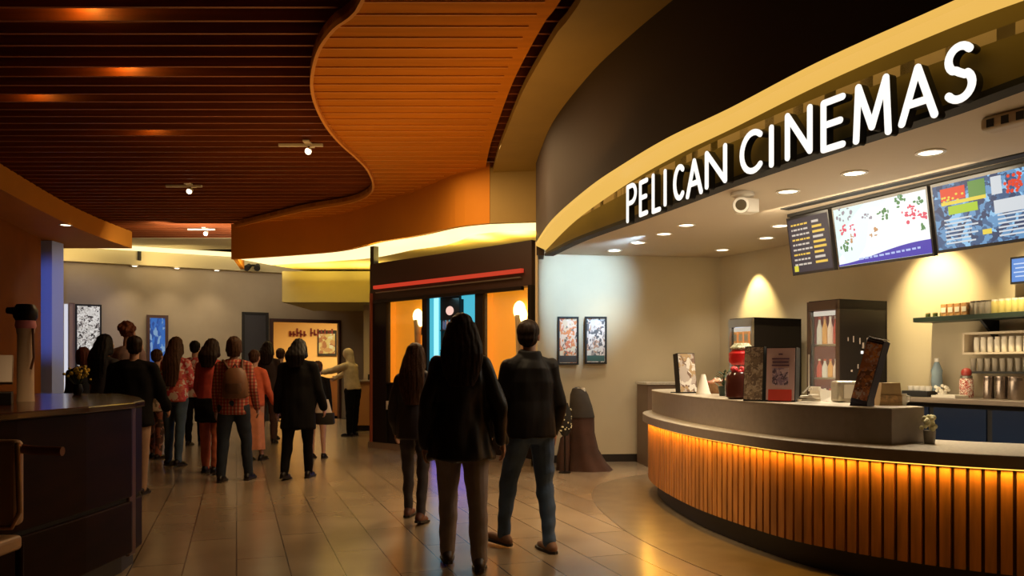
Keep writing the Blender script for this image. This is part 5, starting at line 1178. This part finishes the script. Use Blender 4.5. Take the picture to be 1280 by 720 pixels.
pC, dC = person('slim girl with long brown hair and dark denim clothes, left of the nearest woman', 519, 7.15, 1.58, -8, near=True, lean=2, turn=-12, legL=(16,12,2,0,0), legR=(-12,6,2,4,-8), armL=(4,12,20), armR=(6,10,16), w=.98,
   top='jacket', topm=mat('dark_denim_jacket',(0.028,0.022,0.028),.7,var=.3,vs=6), hem=.47, botm=jeans('charcoal',(0.05,0.042,0.05)), slim=.86, shoe=mat('dark_red_shoe',(0.12,0.04,0.03),.5), hair='long', hairm=H_BR, hairlen=.66, seed=21, group=NEAR)
flor = voro_mat('floral_cream',[(0.55,0.45,0.32),(0.45,0.08,0.06),(0.6,0.52,0.4),(0.2,0.15,0.1),(0.5,0.4,0.3)],16)
florr = voro_mat('floral_red',[(0.50,0.05,0.05),(0.6,0.5,0.4),(0.45,0.04,0.05),(0.55,0.12,0.08),(0.6,0.4,0.35)],16)
plaid = plaid_mat('plaid_red',(0.40,0.05,0.03),(0.55,0.40,0.25),(0.08,0.02,0.02))
c_or = cloth('orange_top',(0.62,0.12,0.05)); 
pD, dD = person('stout man in a wide black jacket and beige trousers, just behind the dark desk', 166, 8.6, 1.69, 6, w=1.30, hips=1.12, lean=3, turn=15, legL=(6,4,2,0), legR=(-4,2,2,0), armL=(4,12,30), armR=(8,13,40),
   top='jacket', topm=c_blk, hem=.44, flare=1.08, botm=cloth('beige',(0.32,0.20,0.13)), slim=1.05, hair='short', hairm=H_DB, seed=31, group=FAR)
pE, dE = person('woman with long black hair and dusky pink skirt, left of the stout man', 130, 9.5, 1.74, -14, lean=1, legL=(2,2,1,0), legR=(0,0,1,0), armL=(4,6,20), armR=(10,10,60), w=.92,
   top='shirt', topm=cloth('charcoal_top',(0.03,0.028,0.035)), hem=.46, bottom='none', skirt=(.05,-.32,.12), botm=cloth('dusky_pink',(0.30,0.13,0.10)), sleeve='short', skin='tan', hair='long', hairm=H_BK, hairlen=.70, seed=41, group=FAR)
pF, dF = person('small person with short auburn bob and dark jacket, farthest left of the queue', 104, 10.0, 1.60, 10, lean=1, armL=(4,8,20), armR=(4,8,20), top='jacket', topm=cloth('navy',(0.012,0.014,0.025)), hem=.46, botm=c_blk, hair='bob', hairm=hairmat('dark_auburn',(0.09,0.025,0.015)), seed=51, group=FAR)
pG, dG = person('tall person with curly auburn hair behind the stout man', 158, 10.6, 1.93, 0, armL=(4,6,10), armR=(4,6,10), top='shirt', topm=cloth('grey_pink',(0.30,0.20,0.18)), hem=.48, botm=c_blk, hair='curly', hairm=H_AU, seed=61, group=FAR)
pH, dH = person('person in cream and red floral top behind the woman in blue jeans', 195, 11.9, 1.62, -10, armL=(4,6,10), armR=(4,6,10), legL=(8,4,2,0), legR=(-6,2,2,0), top='shirt', topm=flor, hem=.44, botm=voro_mat('floral_brown',[(0.10,0.04,0.03),(0.3,0.1,0.06),(0.06,0.03,0.02),(0.4,0.25,0.18)],12), hair='short', hairm=H_BR, seed=71, group=FAR)
pI, dI = person('woman with waist-long brown hair, patterned top and blue jeans in the queue', 219, 11.05, 1.76, -6, legL=(2,4,1,0), legR=(-6,2,1,0,-6), armL=(6,10,30), armR=(10,8,60), top='shirt', topm=florr, hem=.50, w=.98, botm=jeans('mid_blue',(0.05,0.085,0.13)), slim=.95, hair='long', hairm=H_BR, hairlen=.62, seed=81, group=FAR)
pK, dK_ = person('person with short dark hair and red-white patterned shirt, behind the queue centre', 243, 13.8, 1.80, 5, legL=(4,2,2,0), armL=(4,8,10), armR=(4,8,10), top='shirt', topm=florr, hem=.47, botm=c_blk, hair='short', hairm=H_BK, seed=91, group=FAR)
pL, dL = person('woman in red top and orange trousers with a black jacket tied round her hips', 264, 10.25, 1.71, -3, legL=(6,4,1,0), legR=(-6,3,1,0,-6), armL=(6,10,40), armR=(6,10,35), w=.98, top='shirt', topm=cloth('red_top',(0.50,0.06,0.04)), hem=.49, botm=cloth('orange_trouser',(0.50,0.13,0.06)), slim=1.0, hair='long', hairm=H_DB, hairlen=.79, seed=101, group=FAR)
b = MB(); b.loft([(*dL['tp'](0,-.004,.035), .118*1.71,.094*1.71),(*dL['tp'](0,-.01,-.03), .125*1.71,.10*1.71),(*dL['tp'](0,-.012,-.14), .105*1.71,.08*1.71)], 24)
mobj('tied_jacket', remesh(b, .013, 2, folds(.008,5)), c_blk, pL)
pM, dM = person('person in a red plaid shirt and dark jeans wearing a brown backpack', 292, 9.55, 1.72, 6, legL=(-4,2,4,0), legR=(10,6,6,8,0), armL=(4,10,12), armR=(4,12,25), w=1.05, top='shirt', topm=plaid, hem=.47, botm=jeans('dark_blue',(0.016,0.026,0.045)), slim=1.05, hair='bob', hairm=H_BR, seed=111, group=FAR)
pN, dN = person('woman in an orange blouse and long peach skirt, right of the plaid shirt', 317, 11.6, 1.60, -8, armL=(4,6,10), armR=(6,14,30), legL=(0,0,1,0), legR=(6,2,1,0), top='shirt', topm=c_or, hem=.50, bottom='none', skirt=(.04,-.42,.10), botm=cloth('peach',(0.62,0.24,0.13)), hair='short', hairm=H_BR, seed=121, group=FAR)
pO, dO = person('person with dark hair and brown jacket, between the orange blouse and the black coat', 334, 14.2, 1.80, 4, armL=(4,6,10), armR=(4,6,10), top='jacket', topm=cloth('dark_brown',(0.035,0.018,0.015)), hem=.46, botm=cloth('brown_trouser',(0.07,0.03,0.02)), hair='long', hairm=H_DB, hairlen=.78, seed=131, group=FAR)
pP, dP = person('person in a teal top half hidden behind the black coat', 350, 15.0, 1.70, -5, armL=(4,6,10), armR=(4,6,10), top='shirt', topm=cloth('teal',(0.04,0.14,0.15)), hem=.48, botm=cloth('grey_trouser2',(0.14,0.10,0.08)), hair='short', hairm=H_BR, seed=141, group=FAR)
pQ, dQ = person('woman in a long black coat and black trousers walking towards the bright room', 373, 9.8, 1.70, -4, legL=(-10,4,2,0,-8), legR=(8,6,1,0,0), armL=(-4,14,8), armR=(4,14,25), w=1.12, hips=1.1, top='coat', topm=c_blk, hem=.36, flare=1.05, botm=c_blk, slim=1.02, hair='long', hairm=H_BK, hairlen=.80, seed=151, group=FAR)
pR, dR = person('child with bare legs half hidden behind the black coat', 397, 11.9, 1.44, 0, armL=(4,6,10), armR=(4,8,10), legL=(0,0,1,0), legR=(2,0,1,0), top='shirt', topm=c_blk, hem=.44, bottom='none', skirt=(.04,-.10,.095), botm=c_blk, hair='short', hairm=H_BR, seed=161, group=FAR, skin='light')
pS, dS = person('person in a hooded cream top and black trousers reaching left beside the small counter', 441, 15.7, 1.72, 62, lean=8, nod=25, armL=(75,4,5), armR=(60,4,10), legL=(0,0,1,0), legR=(3,2,1,0), w=1.0, top='coat', topm=cloth('cream_hoodie',(0.62,0.50,0.30)), hem=.53, hood=True, botm=c_blk, slim=1.15, seed=171, group=FAR)
# bags carried
t = thing('backpack', 'brown leather backpack on the back of the plaid shirt', 'backpack', pM.location, pM.rotation_euler.z); h = 1.72
c = dM['tp'](.035,-.115,.155); b = MB(); b.loft([(c.x,c.y,c.z-.18,.12,.07),(c.x,c.y,c.z-.15,.15,.09),(c.x,c.y,c.z,.15,.09),(c.x,c.y+.01,c.z+.13,.12,.07),(c.x,c.y+.02,c.z+.18,.07,.04)], 20); b.build('pack', mat('brown_leather',(0.17,0.075,0.035),.5,var=.15,vs=6), t, smooth=True)
b = MB(); b.loft([(c.x,c.y-.085,c.z-.12,.08,.03),(c.x,c.y-.09,c.z-.08,.10,.035),(c.x,c.y-.085,c.z,.09,.03)], 16); b.build('pocket', mat('dark_leather',(0.10,0.045,0.02),.5), t, smooth=True)
for sd in (-1,1): MB().tube([(c.x+sd*.07,c.y+.06,c.z+.14),(sd*.11,-.05,c.z+.27),(sd*.12,.10,c.z+.22),(sd*.12,.15,c.z)], .014).build('strap', mat('dark_leather',(0.10,0.045,0.02),.5), t)
MB().tube([(c.x-.03,c.y,c.z+.17),(c.x,c.y,c.z+.23),(c.x+.03,c.y,c.z+.17)], .008).build('handle', m_black, t)
Yb = 10.9; t = thing('handbag', 'white and black handbag right of the woman in the long black coat', 'bag', ((406-640)/F*Yb, Yb, 0.58)); b = MB(); b.loft([(0,0,0,.12,.06),(0,0,.02,.14,.07),(0,0,.16,.13,.07)], 20); b.build('lower_body', m_matblack, t, smooth=True); b = MB(); b.loft([(-.02,0,.16,.12,.068),(-.02,0,.27,.09,.05),(-.02,0,.34,.07,.03)], 20); b.build('upper_body', mat('white_leather',(0.5,0.42,0.35),.5), t, smooth=True)
MB().tube([(-.08,0,.3),(-.12,0,.5),(-.14,0,.62),(-.05,0,.5),(.03,0,.32)], .01).build('strap', m_matblack, t)
